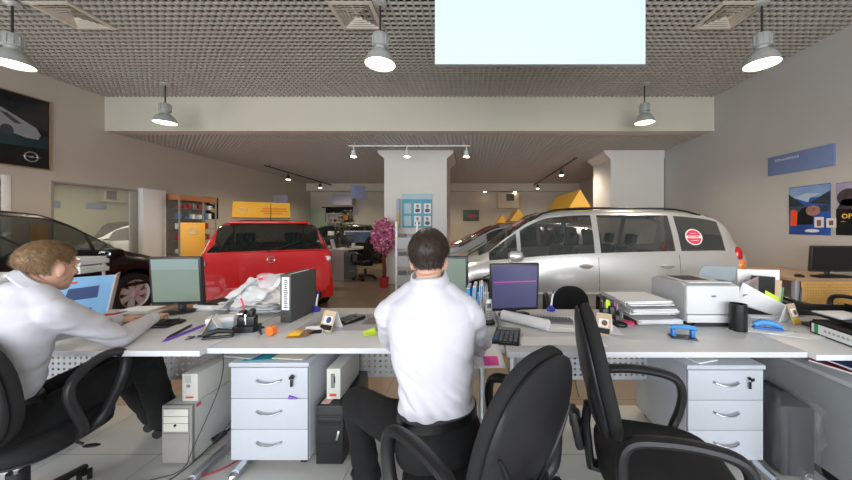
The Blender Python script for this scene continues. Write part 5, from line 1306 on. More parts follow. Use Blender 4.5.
# sheet under the blue stapler, the stapler
a = P(780, 334); m = MB()
m.prism([(-.24, .10), (-.10, .12), (.25, -.05), (.10, -.09)], 0, .002); m.prism([(-.24, .06), (-.16, .12), (.10, .02), (.0, -.02)], .002, .004); single('paper_sheet', m, PAPER, 'white sheets under the blue stapler at right', 'paper', a, 0, smooth=False, weld=0)
t = thing('stapler', 'blue stapler lying on white sheets right of the black beaker', 'stapler', P(768, 330) + Vector((0, 0, .005)), radians(-24))
m = MB(); m.box((-.075, -.02, 0), (.07, .02, .012), .004); m.build('base', BLUEP, t)
m = MB(); m.tube([(-.07, 0, .022), (-.03, 0, .042), (.02, 0, .038), (.065, 0, .02)], [.016, .021, .019, .012], 10); m.build('arm', mat('sky_blue_plastic', (.06, .30, .70), .35), t)
t = thing('paper_clips', 'steel scissor-like clip beside the blue stapler', 'clip', P(787, 332) + Vector((0, 0, .004)), radians(-20)); t.name = 'steel_clip'
for s in (1, -1):
    m = MB(); m.tube([(-.05, .01 * s, .004), (0, 0, .006), (.04, -.012 * s, .005)], .004, 6); m.build('arm', CHROME, t)
tent(790, 323, .085, .13, radians(20), 'upright photo tent card left of the black trays', [TANC, PAPER, YELP, PAPER, BRN], d=.04)
# desk phone
t = thing('desk_phone', 'black desk phone behind the tent card at right', 'phone', P(801, 312), radians(-10))
m = MB(); m.prism([(-.08, -.09), (.09, -.09), (.09, .09), (-.08, .09)], 0, .03); m.prism([(-.08, 0), (.09, 0), (.08, .09), (-.07, .09)], .03, .06); m.build('base', BLACKP, t)
m = MB(); m.tube([(-.07, -.09, .07), (-.075, -.05, .085), (-.075, .05, .095), (-.07, .09, .085)], [.022, .016, .016, .022], 10); m.build('handset', BLACKP, t)
m = MB(); m.tube([(.05, .08, .05), (.07, .09, .17)], [.008, .006], 8); m.build('antenna', BLACKP, t)
# black organiser trays with things in them
t = thing('desk_organiser', 'black two-level desk organiser at the right edge', 'organiser', (2.20, 2.10, ZD), radians(-97))
m = MB()
for z in (0, .085):
    m.box((0, 0, z), (.62, .30, z + .006)); m.box((0, .294, z), (.62, .30, z + .05))
for x in (0, .61): m.box((x, 0, 0), (x + .01, .02, .10)); m.box((x, .28, 0), (x + .01, .30, .10))
m.box((0, 0, .085), (.62, .006, .10)); m.box((0, 0, .085), (.008, .30, .125)); m.build('frame', BLACKP, t, weld=0, smooth=False)
m = MB(); m.box((.10, .02, .015), (.2, .25, .05)); m.build('divider', BLACKP, t, smooth=False)
for k, (x, y, w_, d_, z, h, mm, nm, lb) in enumerate(((.17, .12, .20, .16, .093, .012, PAPER, 'paper_sheet', 'white sheet in the upper level of the black organiser'), (.33, .14, .16, .05, .093, .04, BLUEP, 'small_box', 'dark blue small box on the black organiser'), (.22, .22, .07, .045, .10, .03, ORG, 'small_box', 'orange small box on the black organiser'), (.36, .22, .18, .1, .14, .004, mat('mint_grey_card', (.45, .52, .50), .6), 'card', 'pale grey-green card lying on the black organiser'))):
    M = Matrix.Rotation(radians(-97), 4, 'Z'); q = Vector((2.20, 2.10, ZD)) + M @ Vector((x, y, z)); m = MB(); m.cbox((0, 0, h / 2), (w_, d_, h), .002, rz=.2 * k); single(nm, m, mm, lb, nm.replace('_', ' '), q, 0)
# lying binder at the right edge
t = thing('ring_binder', 'binder with white spine and green stripe lying in front of the black organiser', 'binder', (2.085, 1.90, ZD), radians(-100))
m = MB(); m.box((0, 0, 0), (.60, .1, .004)); m.box((0, 0, .066), (.60, .1, .07)); m.box((0, 0, 0), (.60, .004, .07)); m.box((0, 0, 0), (.004, .1, .07)); m.build('cover', BLACKP, t, weld=0, smooth=False)
m = MB(); m.box((.012, -.002, .008), (.6, .0, .062), mi=0); m.box((.03, -.003, .008), (.055, -.001, .062), mi=1); rr = random.Random(6)
for k in range(18): x = .09 + k * .026; m.box((x, -.003, .03), (x + .016, -.0015, .042), mi=2)
m.build('spine_label', [PAPER, GREENP, mat('faint_print', (.45, .45, .42), .5)], t, weld=0, smooth=False)
m = MB(); m.box((.01, .006, .006), (.59, .095, .064)); m.build('pages', PAPER, t)
# magazines on the low grey cabinet
for k, (y, x, rz, mm, lb) in enumerate(((1.75, 2.17, .3, REDC, 'dark red magazine on the low grey cabinet, farthest from the viewer'), (1.60, 2.19, -.15, PAPER, 'white magazine on the low grey cabinet, nearest the viewer'), (1.70, 2.18, .05, NAVYP, 'dark blue magazine on top of the magazines on the low cabinet'))):
    m = MB(); h = .012; m.cbox((0, 0, h / 2), (.21, .29, h), .001, rz=rz, mi=0); m.cbox((-.002, 0, h / 2), (.208, .286, h * .7), .0, rz=rz, mi=1); single('magazine', m, [mm, PAPER], lb, 'magazine', (x, y, .5905 + .0125 * (2 if k == 2 else k)), 0, 'magazines on the low cabinet', weld=0)
# teal leaflets on the left drawer unit
for k, (x, rz, mm, lb) in enumerate(((-1.24, .15, TEAL, 'teal printed leaflet on the left drawer unit'), (-1.05, -.1, mat('cream_leaflet', (.6, .55, .45), .6), 'cream leaflet on the left drawer unit'), (-1.33, -.2, mat('grey_leaflet', (.35, .37, .38), .6), 'grey leaflet hanging over the left side of the drawer unit'))):
    m = MB(); m.cbox((0, 0, .004), (.19, .26, .006), .001, rz=rz); single('leaflet', m, mm, lb, 'leaflet', (x, 1.93, .6155 + .0075 * k), 0, 'leaflets on the left drawer unit')
m = MB(); m.tube([(0, 0, 0), (.05, -.01, -.004)], [.012, .003], 8); single('key_tag', m, PURP, 'purple tag stuck out of the upper drawer of the left drawer unit', 'tag', (-1.04, 1.785, .415), 0)
m = MB(); m.cbox((0, 0, .004), (.15, .18, .006), rz=.3); single('leaflet', m, PAPER, 'white leaflet on the right drawer unit under the printer desk', 'leaflet', (1.37, 1.90, .6015), 0)
# bin bag at the right
t = thing('wrapped_case', 'dark case wrapped in clear crumpled plastic beside the right drawer unit', 'wrapped case', (1.838, 1.87, 0), radians(-8))
m = MB(); m.box((-.09, -.16, .01), (.08, .16, .40), .012); m.build('case', mat('dark_grey_case', (.03, .033, .038), .5), t)
m = MB(); N = 40; V = []; RGs = [(.02, .98), (.06, 1.05), (.14, 1.02), (.22, 1.06), (.30, 1.02), (.38, 1.08), (.43, .9), (.45, .5)]
for i, (z, s_) in enumerate(RGs):
    for k in range(N):
        a = 2 * pi * k / N; e = .5; x = .108 * math.copysign(abs(cos(a)) ** e, cos(a)) * s_; y = .19 * math.copysign(abs(sin(a)) ** e, sin(a)) * s_
        d = .045 * noise.noise(Vector((cos(a) * 3, sin(a) * 3, z * 16))) + .012 * noise.noise(Vector((cos(a) * 9, sin(a) * 9, z * 30))); V.append((x * (1 + d * 6), y * (1 + d * 4), z + d * .5))
m._new(V, [(i * N + k, i * N + (k + 1) % N, (i + 1) * N + (k + 1) % N, (i + 1) * N + k) for i in range(len(RGs) - 1) for k in range(N)]); m.build('plastic_wrap', mat('wrap_film', (.75, .78, .80), .12, alpha=.07, var=.1, bump=.9, bscale=14), t, angle=30)
# cables on the floor
CAB = mat('black_cable', (.03, .03, .03), .5); RCAB = mat('red_cable', (.45, .01, .06), .5)
def cable(pts, r, mm, label, name='power_cable'):
    P_ = [Vector(p) for p in pts]
    for _ in range(3):
        Q = [P_[0]]
        for a, b in zip(P_, P_[1:]): Q += [a * .75 + b * .25, a * .25 + b * .75]
        P_ = Q + [P_[-1]]
    o = P_[0].copy(); m = MB(); m.tube([p - o for p in P_], r, 6); single(name, m, mm, label, 'cable', o, 0)
cable([(-1.49, 1.86, .72), (-1.48, 1.87, .50), (-1.56, 1.83, .25), (-1.60, 1.79, .12), (-1.62, 1.76, .006), (-1.75, 1.70, .006), (-1.86, 1.66, .006)], .0028, CAB, 'thin black cable dropping in front of the beige computer')
cable([(-1.44, 2.15, .6), (-1.45, 2.0, .3), (-1.50, 1.9, .14), (-1.62, 1.72, .006), (-1.72, 1.62, .006), (-1.85, 1.62, .006)], .004, CAB, 'black cable running from the plugs to the left desk leg')
cable([(-1.40, 2.1, .006), (-1.36, 1.9, .006), (-1.42, 1.76, .006), (-1.56, 1.70, .006), (-1.62, 1.66, .006)], .004, RCAB, 'red cable curling over the floor by the left desk legs')
cable([(-.72, 2.0, .006), (-.64, 1.86, .006), (-.66, 1.76, .006), (-.58, 1.70, .006), (-.60, 1.9, .006)], .004, RCAB, 'red cable on the floor behind the seated dark-haired person')
cable([(-.75, 2.4, .45), (-.6, 2.42, .36), (-.42, 2.42, .38), (-.3, 2.42, .42)], .004, CAB, 'black cable hanging under the middle desk')
cable([(-.78, 2.44, .36), (-.6, 2.44, .30), (-.42, 2.44, .40), (-.28, 2.44, .46)], .003, CAB, 'second black cable crossing under the middle desk')
cable([(.70, 2.28, .6), (.76, 2.27, .3), (.79, 2.25, .16)], .003, CAB, 'thin cable with plug hanging behind the empty chair')
for (a, b, lb) in (((-1.505, 1.965, .17), (-1.475, 2.01, .20), 'upper black power plug beside the beige computer tower'), ((-1.555, 1.87, .10), (-1.52, 1.93, .12), 'lower black power plug beside the beige computer tower')):
    a, b = Vector(a), Vector(b); m = MB(); m.tube([Vector(), b - a], [.022, .016], 10); m.tube([b - a, (b - a) * 1.6], .006, 6); single('power_plug', m, BLACKP, lb, 'plug', a, 0, 'power plugs by the beige computer')
# ------------------------------------------------------------------ wall things
BLKP = mat('poster_black', (.012, .014, .018), .25); SIGNB = mat('blue_sign', (.17, .23, .42), .6); 
def walltex(px, y): pass
def on_left(y, z, off=.0): return Vector((XL + .004 + off, y, z))
# frames: local x = along wall, local z = up, local -y towards the room
def wall_thing(name, label, cat, side, y, z, w, h, frame=None, base=BLKP, group=None, depth=.02):
    if side == 'L': t = thing(name, label, cat, (XL, y, z), radians(90), group)
    elif side == 'R': t = thing(name, label, cat, (XR, y, z), radians(-90), group)
    else: t = thing(name, label, cat, (y, side, z), 0, group)
    m = MB(); m.box((-w / 2, -depth, -h / 2), (w / 2, -.001, h / 2), .002); m.build('panel', base, t)
    if frame:
        m = MB(); e = .015
        for a, b, c, d in ((-w / 2 - e, w / 2 + e, h / 2, h / 2 + e), (-w / 2 - e, w / 2 + e, -h / 2 - e, -h / 2), (-w / 2 - e, -w / 2, -h / 2, h / 2), (w / 2, w / 2 + e, -h / 2, h / 2)): m.box((a, -depth - .01, c), (b, -.001, d), .003)
        m.build('frame', frame, t, weld=0)
    return t
RX = Matrix.Rotation(pi / 2, 4, 'X')
def deco(t, parts, y=-.021):          # list of (kind, args, material) drawn on the panel as thin relief
    for nm, polys, mm, lay in parts:
        m = MB(); M = Matrix(((1, 0, 0, 0), (0, 0, 1, 0), (0, 1, 0, 0), (0, 0, 0, 1)))
        for p in polys: m.prism(p, y - .001 * lay - .001, y - .001 * lay + .0, M=M)
        m.build(nm, mm, t, smooth=False, weld=0)
def oval(cx, cz, a, b, n=24, t0=0, t1=2 * pi): return [(cx + a * cos(t0 + (t1 - t0) * k / n), cz + b * sin(t0 + (t1 - t0) * k / n)) for k in range(n if t1 - t0 > 6 else n + 1)]
# poster with car, left wall: near edge beyond frame, far edge y = 5.14
w_, h_ = 1.15, 1.11
t = wall_thing('wall_poster', 'dark framed poster of a white car high on the left wall', 'poster', 'L', 4.57, 2.89, w_, h_, mat('brown_frame', (.35, .24, .12), .5))
WC = mat('poster_car_white', (.30, .31, .34), .35); WG = mat('poster_car_glass', (.04, .05, .06), .3); PT = mat('poster_teal_dark', (.02, .06, .07), .3, var=.5, scale=3)
deco(t, [('ground_print', [[(-w_ / 2 + .01, -.30), (w_ / 2 - .01, -.22), (w_ / 2 - .01, -.02), (-w_ / 2 + .01, .0)]], PT, 0),
         ('car_print', [[(-.40, .22), (-.20, .30), (.05, .28), (.24, .18), (.42, .08), (.47, -.02), (.44, -.10), (.30, -.10), (.0, -.02), (-.40, .04)]], WC, 1),
         ('car_window_print', [[(.02, .23), (.10, .22), (.26, .10), (.18, .09)], [(-.34, .22), (-.22, .26), (-.10, .24), (-.14, .16), (-.34, .16)], oval(.10, -.03, .07, .08)], WG, 2),
         ('tail_lamp_print', [[(-.10, .18), (.0, .18), (.02, .10), (-.06, .10)]], mat('poster_red', (.35, .02, .04), .4), 3)])
m = MB(); c0 = Vector((.36, -.022, -.39))
m.tube([c0 + Vector((.075 * cos(a), -.002, .075 * sin(a) )) for a in [2 * pi * k / 32 for k in range(32)]], .008, 6, closed=True)
M = Matrix(((1, 0, 0, .36), (0, 0, 1, 0), (0, 1, 0, -.39), (0, 0, 0, 1)))
m.prism([(-.125, -.006), (.022, .018), (.016, .002), (.125, .008), (-.022, -.018), (-.016, -.002)], -.028, -.022, M=M); m.build('ring_emblem', mat('poster_silver', (.45, .46, .48), .3, .5), t)
# right wall posters
def P_right(px): return XR * F / (px - CX)
ya, yb = P_right(789.5), P_right(831); wd = ya - yb
t = wall_thing('wall_poster', 'blue poster with mountains, red cups and white logo on the right wall', 'poster', 'R', (ya + yb) / 2, 1.4 + .22, wd, .68, base=mat('poster_blue', (.03, .10, .42), .4, var=.3, scale=4), depth=.008)
MT = mat('poster_mountain', (.03, .045, .05), .5, var=.5, scale=12); SNOW = mat('poster_snow', (.40, .50, .62), .5); 
h2 = .34; w2 = wd / 2
deco(t, [('sky_print', [[(-w2, .17), (w2, .17), (w2, h2 - .01), (-w2, h2 - .01)]], mat('poster_sky', (.10, .22, .48), .5, col2=(.30, .42, .62), scale=5), 0),
         ('mountain_print', [[(-w2, .06), (-.05, .06), (-.14, .14), (-w2, .24)], [(.02, .10), (w2, .06), (w2, .24), (.22, .22)]], MT, 1),
         ('snow_print', [[(-.20, .19), (-.02, .235), (.16, .215), (.02, .17), (.0, .11), (-.06, .13)]], SNOW, 1),
         ('lake_print', [[(-w2, -.03), (w2, -.03), (w2, .06), (-w2, .06)]], mat('poster_lake', (.05, .09, .14), .3, var=.4, scale=8), 1),
         ('red_tin_print', [[(-w2 + .02, -.22), (-.15, -.22), (-.14, -.02), (-.18, .02), (-w2 + .03, .0)]], mat('poster_orange_red', (.75, .08, .02), .4), 2),
         ('dark_case_print', [[(-.14, -.20), (.06, -.20), (.06, -.06), (.0, .04), (-.08, .03), (-.14, -.05)]], BLKP, 2),
         ('portrait_print', [oval(.06, -.01, .09, .07)], mat('poster_skin', (.45, .22, .18), .5, var=.5, scale=20), 3),
         ('white_jar_print', [[(.08, -.24), (.19, -.24), (.19, -.10), (.08, -.10)], [(.22, -.24), (.33, -.24), (.33, -.12), (.22, -.12)]], mat('poster_white', (.7, .72, .75), .5), 4),
         ('jar_mark_print', [[(.11, -.22), (.16, -.22), (.16, -.14), (.11, -.14)]], BRN, 5), ('jar_mark_print', [[(.25, -.21), (.30, -.21), (.30, -.15), (.25, -.15)]], BRN, 5),
         ('logo_print', [oval(.05, -.285, .09, .022)], mat('poster_white', (.7, .72, .75), .5), 4)], y=-.009)
ya, yb = P_right(836.5), P_right(885); wd = ya - yb; w2 = wd / 2
t = wall_thing('wall_poster', 'dark and violet poster with a yellow brand name cut by the right edge', 'poster', 'R', (ya + yb) / 2, 1.4 + .215, wd, .66, base=BLKP, depth=.008)
deco(t, [('sky_print', [[(-w2, .0), (w2, .0), (w2, .325), (-w2, .325)]], mat('poster_violet', (.36, .34, .50), .5, var=.2, scale=5), 0),
         ('figure_print', [oval(-.10, .14, .12, .11), [(-.22, .0), (.08, .0), (.02, .12), (-.16, .12)]], mat('poster_dark_figure', (.07, .05, .06), .5, var=.5, scale=15), 1)], y=-.009)
YTX = mat('yellow_text', (.85, .50, .05), .5)
text_mesh('OPEL', .085, Matrix.Translation((-w2 + .16, -.011, -.095)) @ RX, 'brand_text', YTX, t, bold=.002)
text_mesh('OPEL', .02, Matrix.Translation((-w2 + .08, -.011, -.16)) @ RX, 'small_text', YTX, t)
# blue sign with white writing
ya, yb = P_right(769), P_right(836); wd = ya - yb
t = wall_thing('wall_sign', 'long blue sign with faint white writing on the right wall', 'sign', 'R', (ya + yb) / 2, 2.32, wd, .285, base=SIGNB, depth=.02)
m = MB(); x = -wd / 2 + .12; rr = random.Random(3)
while x < wd / 2 - .45:
    a = rr.uniform(.015, .035); hh = rr.choice((.028, .028, .038)); m.box((x, -.022, .055), (x + a, -.0195, .055 + hh)); x += a + .008
m.build('sign_writing', mat('pale_print', (.42, .47, .62), .6), t, weld=0, smooth=False)
m = MB(); m.box((0, -.015, 0), (.03, 0, .045), .003); single('wall_socket', m, WALLR, 'small wall button on the right wall above the silver car', 'button', (XR, P_right(715.5), 1.4 + 36 / F * P_right(715.5)), radians(-90))

# left wall: shelves and posters, yellow card
t = thing('display_cabinet', 'glass display cabinet with shelves and orange header on the left wall', 'cabinet', (XL, 7.12, 0), 0)
FR = mat('cabinet_frame', (.42, .42, .38), .4, .3)
m = MB()
for y in (0, .63, 1.02):
    for x in (.005, .30): m.box((x, y, 0), (x + .025, y + .025, 2.12))
m.box((.005, 0, 0), (.32, 1.045, .4)); m.box((.003, 0, .4), (.01, 1.045, 2.12)); m.build('frame', FR, t, weld=0, smooth=False)
m = MB(); m.box((.005, -.005, 2.0), (.33, 1.05, 2.13), .003); m.build('header', mat('orange_brown_header', (.48, .22, .09), .5), t)
for z in (.75, 1.05, 1.32, 1.56, 1.8): m = MB(); m.box((.01, .02, z), (.31, 1.03, z + .012)); m.build('glass_shelf', mat('shelf_glass', (.3, .38, .38), .1, alpha=.7), t)
rr = random.Random(9); nmc = 0
cols = [mat('box_red', (.45, .05, .04), .5), PAPER, mat('box_blue', (.12, .22, .45), .5), mat('box_grey', (.25, .26, .27), .5), BLKP]
for z in (.762, 1.062, 1.332, 1.572, 1.812):
    y = 7.2
    while y < 8.05:
        a = rr.uniform(.06, .13); hh = rr.uniform(.06, .15); c = rr.choice(cols if z != 1.572 else cols[1:3]); m = MB(); m.box((-.04, 0, 0), (.05, a, hh), .008)
        lvl = {.762: 'lowest', 1.062: 'second', 1.332: 'third', 1.572: 'fourth', 1.812: 'top'}[z]
        cn = c.name.replace('box_', '').replace('white_paper', 'white').replace('poster_black', 'black')
        single('goods_box', m, c, 'small %s boxed item on the %s shelf of the display cabinet' % (cn, lvl), 'box', (XL + .18, y, z + .001), 0, '%s boxes on the %s display shelf' % (cn, lvl)); y += a + rr.uniform(.02, .09)
for (pa, pb, lb, ds) in ((203, 218, 'black poster with orange picture beside the display cabinet', 1),):
    ya, yb = XL * F / (pa - CX), XL * F / (pb - CX)
    t = wall_thing('wall_poster', lb, 'poster', 'L', (ya + yb) / 2, 1.88, yb - ya, .58, depth=.01)
    deco(t, [('orange_print', [[(-.15, -.05), (.12, -.12), (.16, -.02), (-.10, .06)]], mat('poster_orange', (.7, .35, .03), .5), 0), ('white_print', [[(-.05, .12), (.08, .10), (.10, .18), (-.02, .20)]], SNOW, 0)], y=-.011)
m = MB(); m.box((0, 0, 0), (.012, .2, .34)); single('wall_card', m, YSIGN, 'yellow card on the left wall seen through the black car windows', 'card', (XL + .001, 4.93, 1.09), 0)
t = thing('standing_sign', 'yellow upright sign with ring emblem on the floor behind the black car bonnet', 'sign', (-5.72, 6.4, 0), radians(40))
m = MB(); m.box((-.19, -.012, .25), (.19, .012, 1.47), .004); m.build('panel', YSIGN, t)
m = MB(); m.box((-.2, -.14, 0), (.2, .14, .02), .004); m.box((-.02, -.02, .02), (.02, .02, .25)); m.build('foot', BEZ, t, weld=0)
m = MB(); m.tube([(.07 * cos(a), -.014, 1.30 + .07 * sin(a)) for a in [2 * pi * k / 24 for k in range(24)]], .008, 6, closed=True); m.prism([(-.12, -.006), (.02, .016), (.014, .0), (.12, .006), (-.02, -.018), (-.014, -.002)], -.018, -.012, M=Matrix(((1, 0, 0, 0), (0, 0, 1, 0), (0, 1, 0, 1.30), (0, 0, 0, 1)))); m.build('ring_emblem', SILP, t)

# middle pillar: staff board, white literature stand
t = thing('staff_board', 'blue board with portrait photos on the middle pillar', 'notice board', (-1.27, 7.45, 0), 0)
m = MB(); m.box((-.36, -.03, 1.36), (.36, -.001, 2.16), .004); m.build('board', mat('board_blue', (.12, .42, .55), .5, var=.1), t)
m = MB(); m.box((-.36, -.033, 2.04), (.36, -.0305, 2.15)); m.build('header', mat('board_pale', (.45, .62, .68), .5), t)
sk = mat('portrait_skin', (.5, .3, .24), .6)
for r in range(2):
    for c in range(3):
        x = -.22 + c * .235; z = 1.82 - r * .30
        m = MB(); m.box((x - .085, -.034, z - .12), (x + .085, -.0305, z + .12)); ph = m.build('photo', PAPER if c else mat('board_pale', (.45, .62, .68), .5), t)
        if c: m = MB(); m.ell((x, -.036, z + .04), (.028, .004, .036), 10, 6, mi=0); m.ell((x, -.036, z + .065), (.03, .0035, .022), 10, 6, mi=1); m.ell((x, -.036, z - .05), (.06, .003, .045), 10, 6, mi=1); m.build('portrait', [sk, BLKP], ph, weld=0)
m = MB(); m.box((-.47, -.10, 1.35), (-.40, -.03, 1.72), mi=0); m.box((-.47, -.10, 1.72), (-.40, -.03, 2.05), mi=1); single('flag_strip', m, [mat('yellow_ochre', (.55, .38, .12), .5), mat('pale_violet', (.40, .40, .55), .5)], 'narrow yellow and violet strip left of the staff board', 'strip', (-1.27, 7.45, 0), 0, smooth=False)
WPO = mat('white_post', (.66, .70, .74), .4)
t = thing('literature_stand', 'tall white brochure stand left of the dark-haired head', 'stand', (-1.28, 5.4, 0), 0)
for x in (0, .36): m = MB(); m.box((x - .018, -.018, .02), (x + .018, .018, 1.48), .003); m.build('post', WPO, t)
m = MB(); m.box((-.05, -.14, 0), (.42, .14, .02), .004); m.build('base', WPO, t)
for z in (.35, .68, 1.0):
    m = MB(); m.box((.018, -.05, z), (.342, -.045, z + .2)); m.box((.018, -.05, z), (.342, .03, z + .006)); m.box((.018, .025, z), (.342, .03, z + .25)); m.build('pocket', mat('grey_pocket', (.35, .36, .38), .4), t, weld=0, smooth=False)
    m = MB(); m.box((.04, -.035, z + .01), (.17, .01, z + .27), mi=0); m.box((.19, -.035, z + .01), (.32, .01, z + .26), mi=1); m.build('brochure', [mat('brochure_dark', (.12, .11, .12), .4, var=.5, scale=14), GREYPL], t, weld=0, smooth=False)
# cherry tree
t = thing('blossom_tree', 'pink blossom tree in a red pot before the middle pillar', 'tree', (-1.97, 7.1, 0), 0)
m = MB(); m.lathe([(.001, 0), (.085, 0), (.11, .2), (.12, .2), (.12, .22), (.10, .22), (.095, .19), (.001, .19)], seg=20); m.build('pot', mat('red_pot', (.50, .04, .03), .35), t)
m = MB(); m.tube([(0, 0, .15), (.012, .0, .4), (-.01, 0, .7), (.0, 0, .95)], [.05, .045, .04, .03], 8)
for k in range(7): a = 2 * pi * k / 7; m.tube([(0, 0, .6 + .03 * k), (.1 * cos(a), .1 * sin(a), .85 + .03 * k), (.2 * cos(a), .2 * sin(a), 1.15)], [.018, .012, .006], 6)
m.build('trunk', mat('dark_red_bark', (.16, .04, .03), .8), t)
rr = random.Random(12); m = MB(); BL = [mat('pink_blossom', (.80, .20, .38), .7, var=.3, scale=30), mat('pale_blossom', (.90, .48, .60), .7, var=.2, scale=30), mat('deep_blossom', (.50, .08, .2), .7)]
for k in range(1500):
    a = rr.uniform(0, 2 * pi); zz = rr.uniform(-1, 1); r = sqrt(max(0, 1 - zz * zz)); q = rr.uniform(.55, 1.0) * (1 + .12 * noise.noise(Vector((cos(a) * 2, sin(a) * 2, zz * 3))))
    c = Vector((.30 * r * cos(a) * q, .30 * r * sin(a) * q, 1.17 + .42 * zz * q)); s = rr.uniform(.018, .034); n = Vector((rr.uniform(-1, 1), rr.uniform(-1, 1), rr.uniform(-1, 1))).normalized(); u = n.orthogonal().normalized(); v = n.cross(u)
    pts = [c + (u * cos(2 * pi * i / 5) + v * sin(2 * pi * i / 5)) * s for i in range(5)] + [c + n * s * .45, c - n * s * .2]
    m._new(pts, [(i, (i + 1) % 5, 5) for i in range(5)] + [((i + 1) % 5, i, 6) for i in range(5)], rr.choice((0, 0, 1, 2)))
tag(m.build('blossom', BL, t, smooth=False, fix=False, weld=0), kind='stuff')
# reception desk
RW = mat('reception_white', (.58, .58, .55), .45)
t = thing('reception_desk', 'white reception desk with drawers between the red car and the tree', 'desk', (-3.66, 7.95, 0), 0)
m = MB(); m.box((0, .0, 0), (.42, .03, .76)); m.prism([(0, 0), (.44, 0), (.95, 1.3), (.2, 1.5), (0, 1.0)], .76, .79); m.box((0, .03, 0), (.02, 1.3, .76)); m.build('body', RW, t, weld=0, smooth=False)
m = MB(); m.box((.0, .0, 0), (.40, .03, .70), M=Matrix.Translation((.44, .03, .02)) @ Matrix.Rotation(radians(62), 4, 'Z')); dr = m.build('drawer_front', GREYPL, t, smooth=False)
for z in (.2, .4, .6): m = MB(); m.cbox((.20, -.012, z), (.14, .01, .02), M=Matrix.Translation((.44, .03, .02)) @ Matrix.Rotation(radians(62), 4, 'Z')); m.build('handle', STEEL, dr)
t = thing('desk_partition', 'white and blue screen partition behind the reception desk', 'partition', (-4.3, 9.5, 0), 0)
m = MB(); m.box((-.06, 0, 0), (.12, .06, 1.24), .004); m.box((.1, .85, .85), (1.5, .9, 1.24), .004); m.build('panel', RW, t, weld=0)
m = MB(); m.box((.13, .84, .86), (1.45, .85, 1.2)); m.build('blue_cloth', mat('blue_cloth', (.10, .15, .30), .8, var=.3, scale=5), t)
for k, (x, y, rz, lb) in enumerate(((-3.72, 8.35, .5, 'small dark monitor on the reception desk, left one'), (-3.42, 8.7, .3, 'small dark monitor on the reception desk, right one'))):
    m = MB(); m.box((-.16, 0, .09), (.16, .03, .36), .004); m.box((-.03, .0, 0), (.03, .03, .1)); m.box((-.09, -.05, 0), (.09, .08, .012)); single('reception_monitor', m, BEZ, lb, 'monitor', (x, y, .791), rz, 'monitors on the reception desk', weld=0)
for k, (x, y, h, lb) in enumerate(((-3.56, 8.12, .26, 'white leaning card on the reception desk'), (-3.22, 8.55, .14, 'white cup shaped holder on the reception desk'))):
    m = MB(); m.box((-.02, -.06, 0), (.03, .06, h), .004, M=Matrix.Rotation(-.25 * (1 - k), 4, 'Y')); single('desk_card', m, PAPER, lb, 'card', (x, y, .792), 0)
t = office_chair('black office chair at the reception desk', (-2.75, 8.15, 0), radians(60), back_z=.85, back_h=.6)
# back wall
def back(px, py): return at(px, py, YB)
a, b = back(463, 210), back(479, 221)
t = wall_thing('wall_picture', 'small green and red picture on the far wall', 'picture', YB, (a.x + b.x) / 2, (a.z + b.z) / 2, b.x - a.x, a.z - b.z, base=mat('picture_green', (.10, .16, .13), .5, var=.4, scale=4), depth=.03)
deco(t, [('red_print', [oval(.05, -.03, .2, .09)], mat('picture_red', (.4, .06, .07), .5), 0)], y=-.031)
a, b = back(497, 193), back(518, 208)
t = wall_thing('wall_unit', 'cream air unit with dark square opening on the far wall', 'air unit', YB, (a.x + b.x) / 2, (a.z + b.z) / 2 - .02, b.x - a.x, a.z - b.z, base=mat('cream_unit', (.62, .55, .36), .5), depth=.35)
deco(t, [('dark_opening', [[(-.09, -.02), (.25, -.02), (.25, .27), (-.09, .27)]], BLKP, 0)], y=-.351)
m = MB(); a, b = back(292, 208), back(307, 262); m.box((0, -.04, 0), (b.x - a.x, 0, a.z), .003, mi=0); m.box((b.x - a.x - .1, -.07, .95), (b.x - a.x - .06, -.04, 1.1), mi=1); t_ = struct('door_1', m, [mat('pale_green_door', (.38, .44, .33), .5), STEEL], weld=0); t_.location = (max(a.x, XL + .02), YB - .001, 0)
t = thing('shelf_unit', 'white shelf unit with small dark items against the far wall', 'shelf', (-6.15, YB - .32, 0), 0)
m = MB(); m.box((0, 0, 0), (.025, .3, 1.95)); m.box((.6, 0, 0), (.625, .3, 1.95)); m.box((0, .29, 0), (.62, .3, 1.95))
for z in (.0, .4, .8, 1.2, 1.55, 1.93): m.box((.0, 0, z), (.62, .3, z + .02))
m.build('case', RW, t, weld=0, smooth=False)
rr = random.Random(21)
for z, lv in ((.42, 'lowest'), (.82, 'second'), (1.22, 'third'), (1.57, 'top')):
    for k in range(3):
        m = MB(); m.ell((0, 0, .07), (.07, .05, .07), 10, 6); single('ornament', m, (cols[0], cols[4], cols[3])[k], 'small %s ornament on the %s shelf by the far wall' % (('red', 'black', 'grey')[k], lv), 'ornament', (-6.02 + k * .19, YB - .2, z), 0, 'ornaments on the far shelf unit')
a, b = back(322, 207), back(353, 222)
t = wall_thing('wall_poster', 'black poster with orange glow and lavender top on the far wall', 'poster', YB, (a.x + b.x) / 2, (a.z + b.z) / 2, b.x - a.x, a.z - b.z, depth=.02)
deco(t, [('orange_print', [[(-.20, -.28), (.45, -.24), (.50, .02), (-.10, .0), (-.14, .12), (-.2, .1)]], mat('poster_glow_orange', (.75, .28, .03), .5, var=.4, scale=6), 0)], y=-.021)
t = thing('hanging_banner', 'lavender banner hanging above the dark far poster', 'banner', at(342, 204.5, 12.9), 0); m = MB(); m.box((-.42, -.01, -.02), (.42, .01, .42), .002); m.build('sheet', mat('lavender', (.36, .36, .46), .6), t)
m = MB()
for x in (-.38, .38): m.cyl((x, 0, .42), (x, 0, 3.2 - t.location.z - .32), .006, 6)
m.build('hanging_cord', STEEL, t)
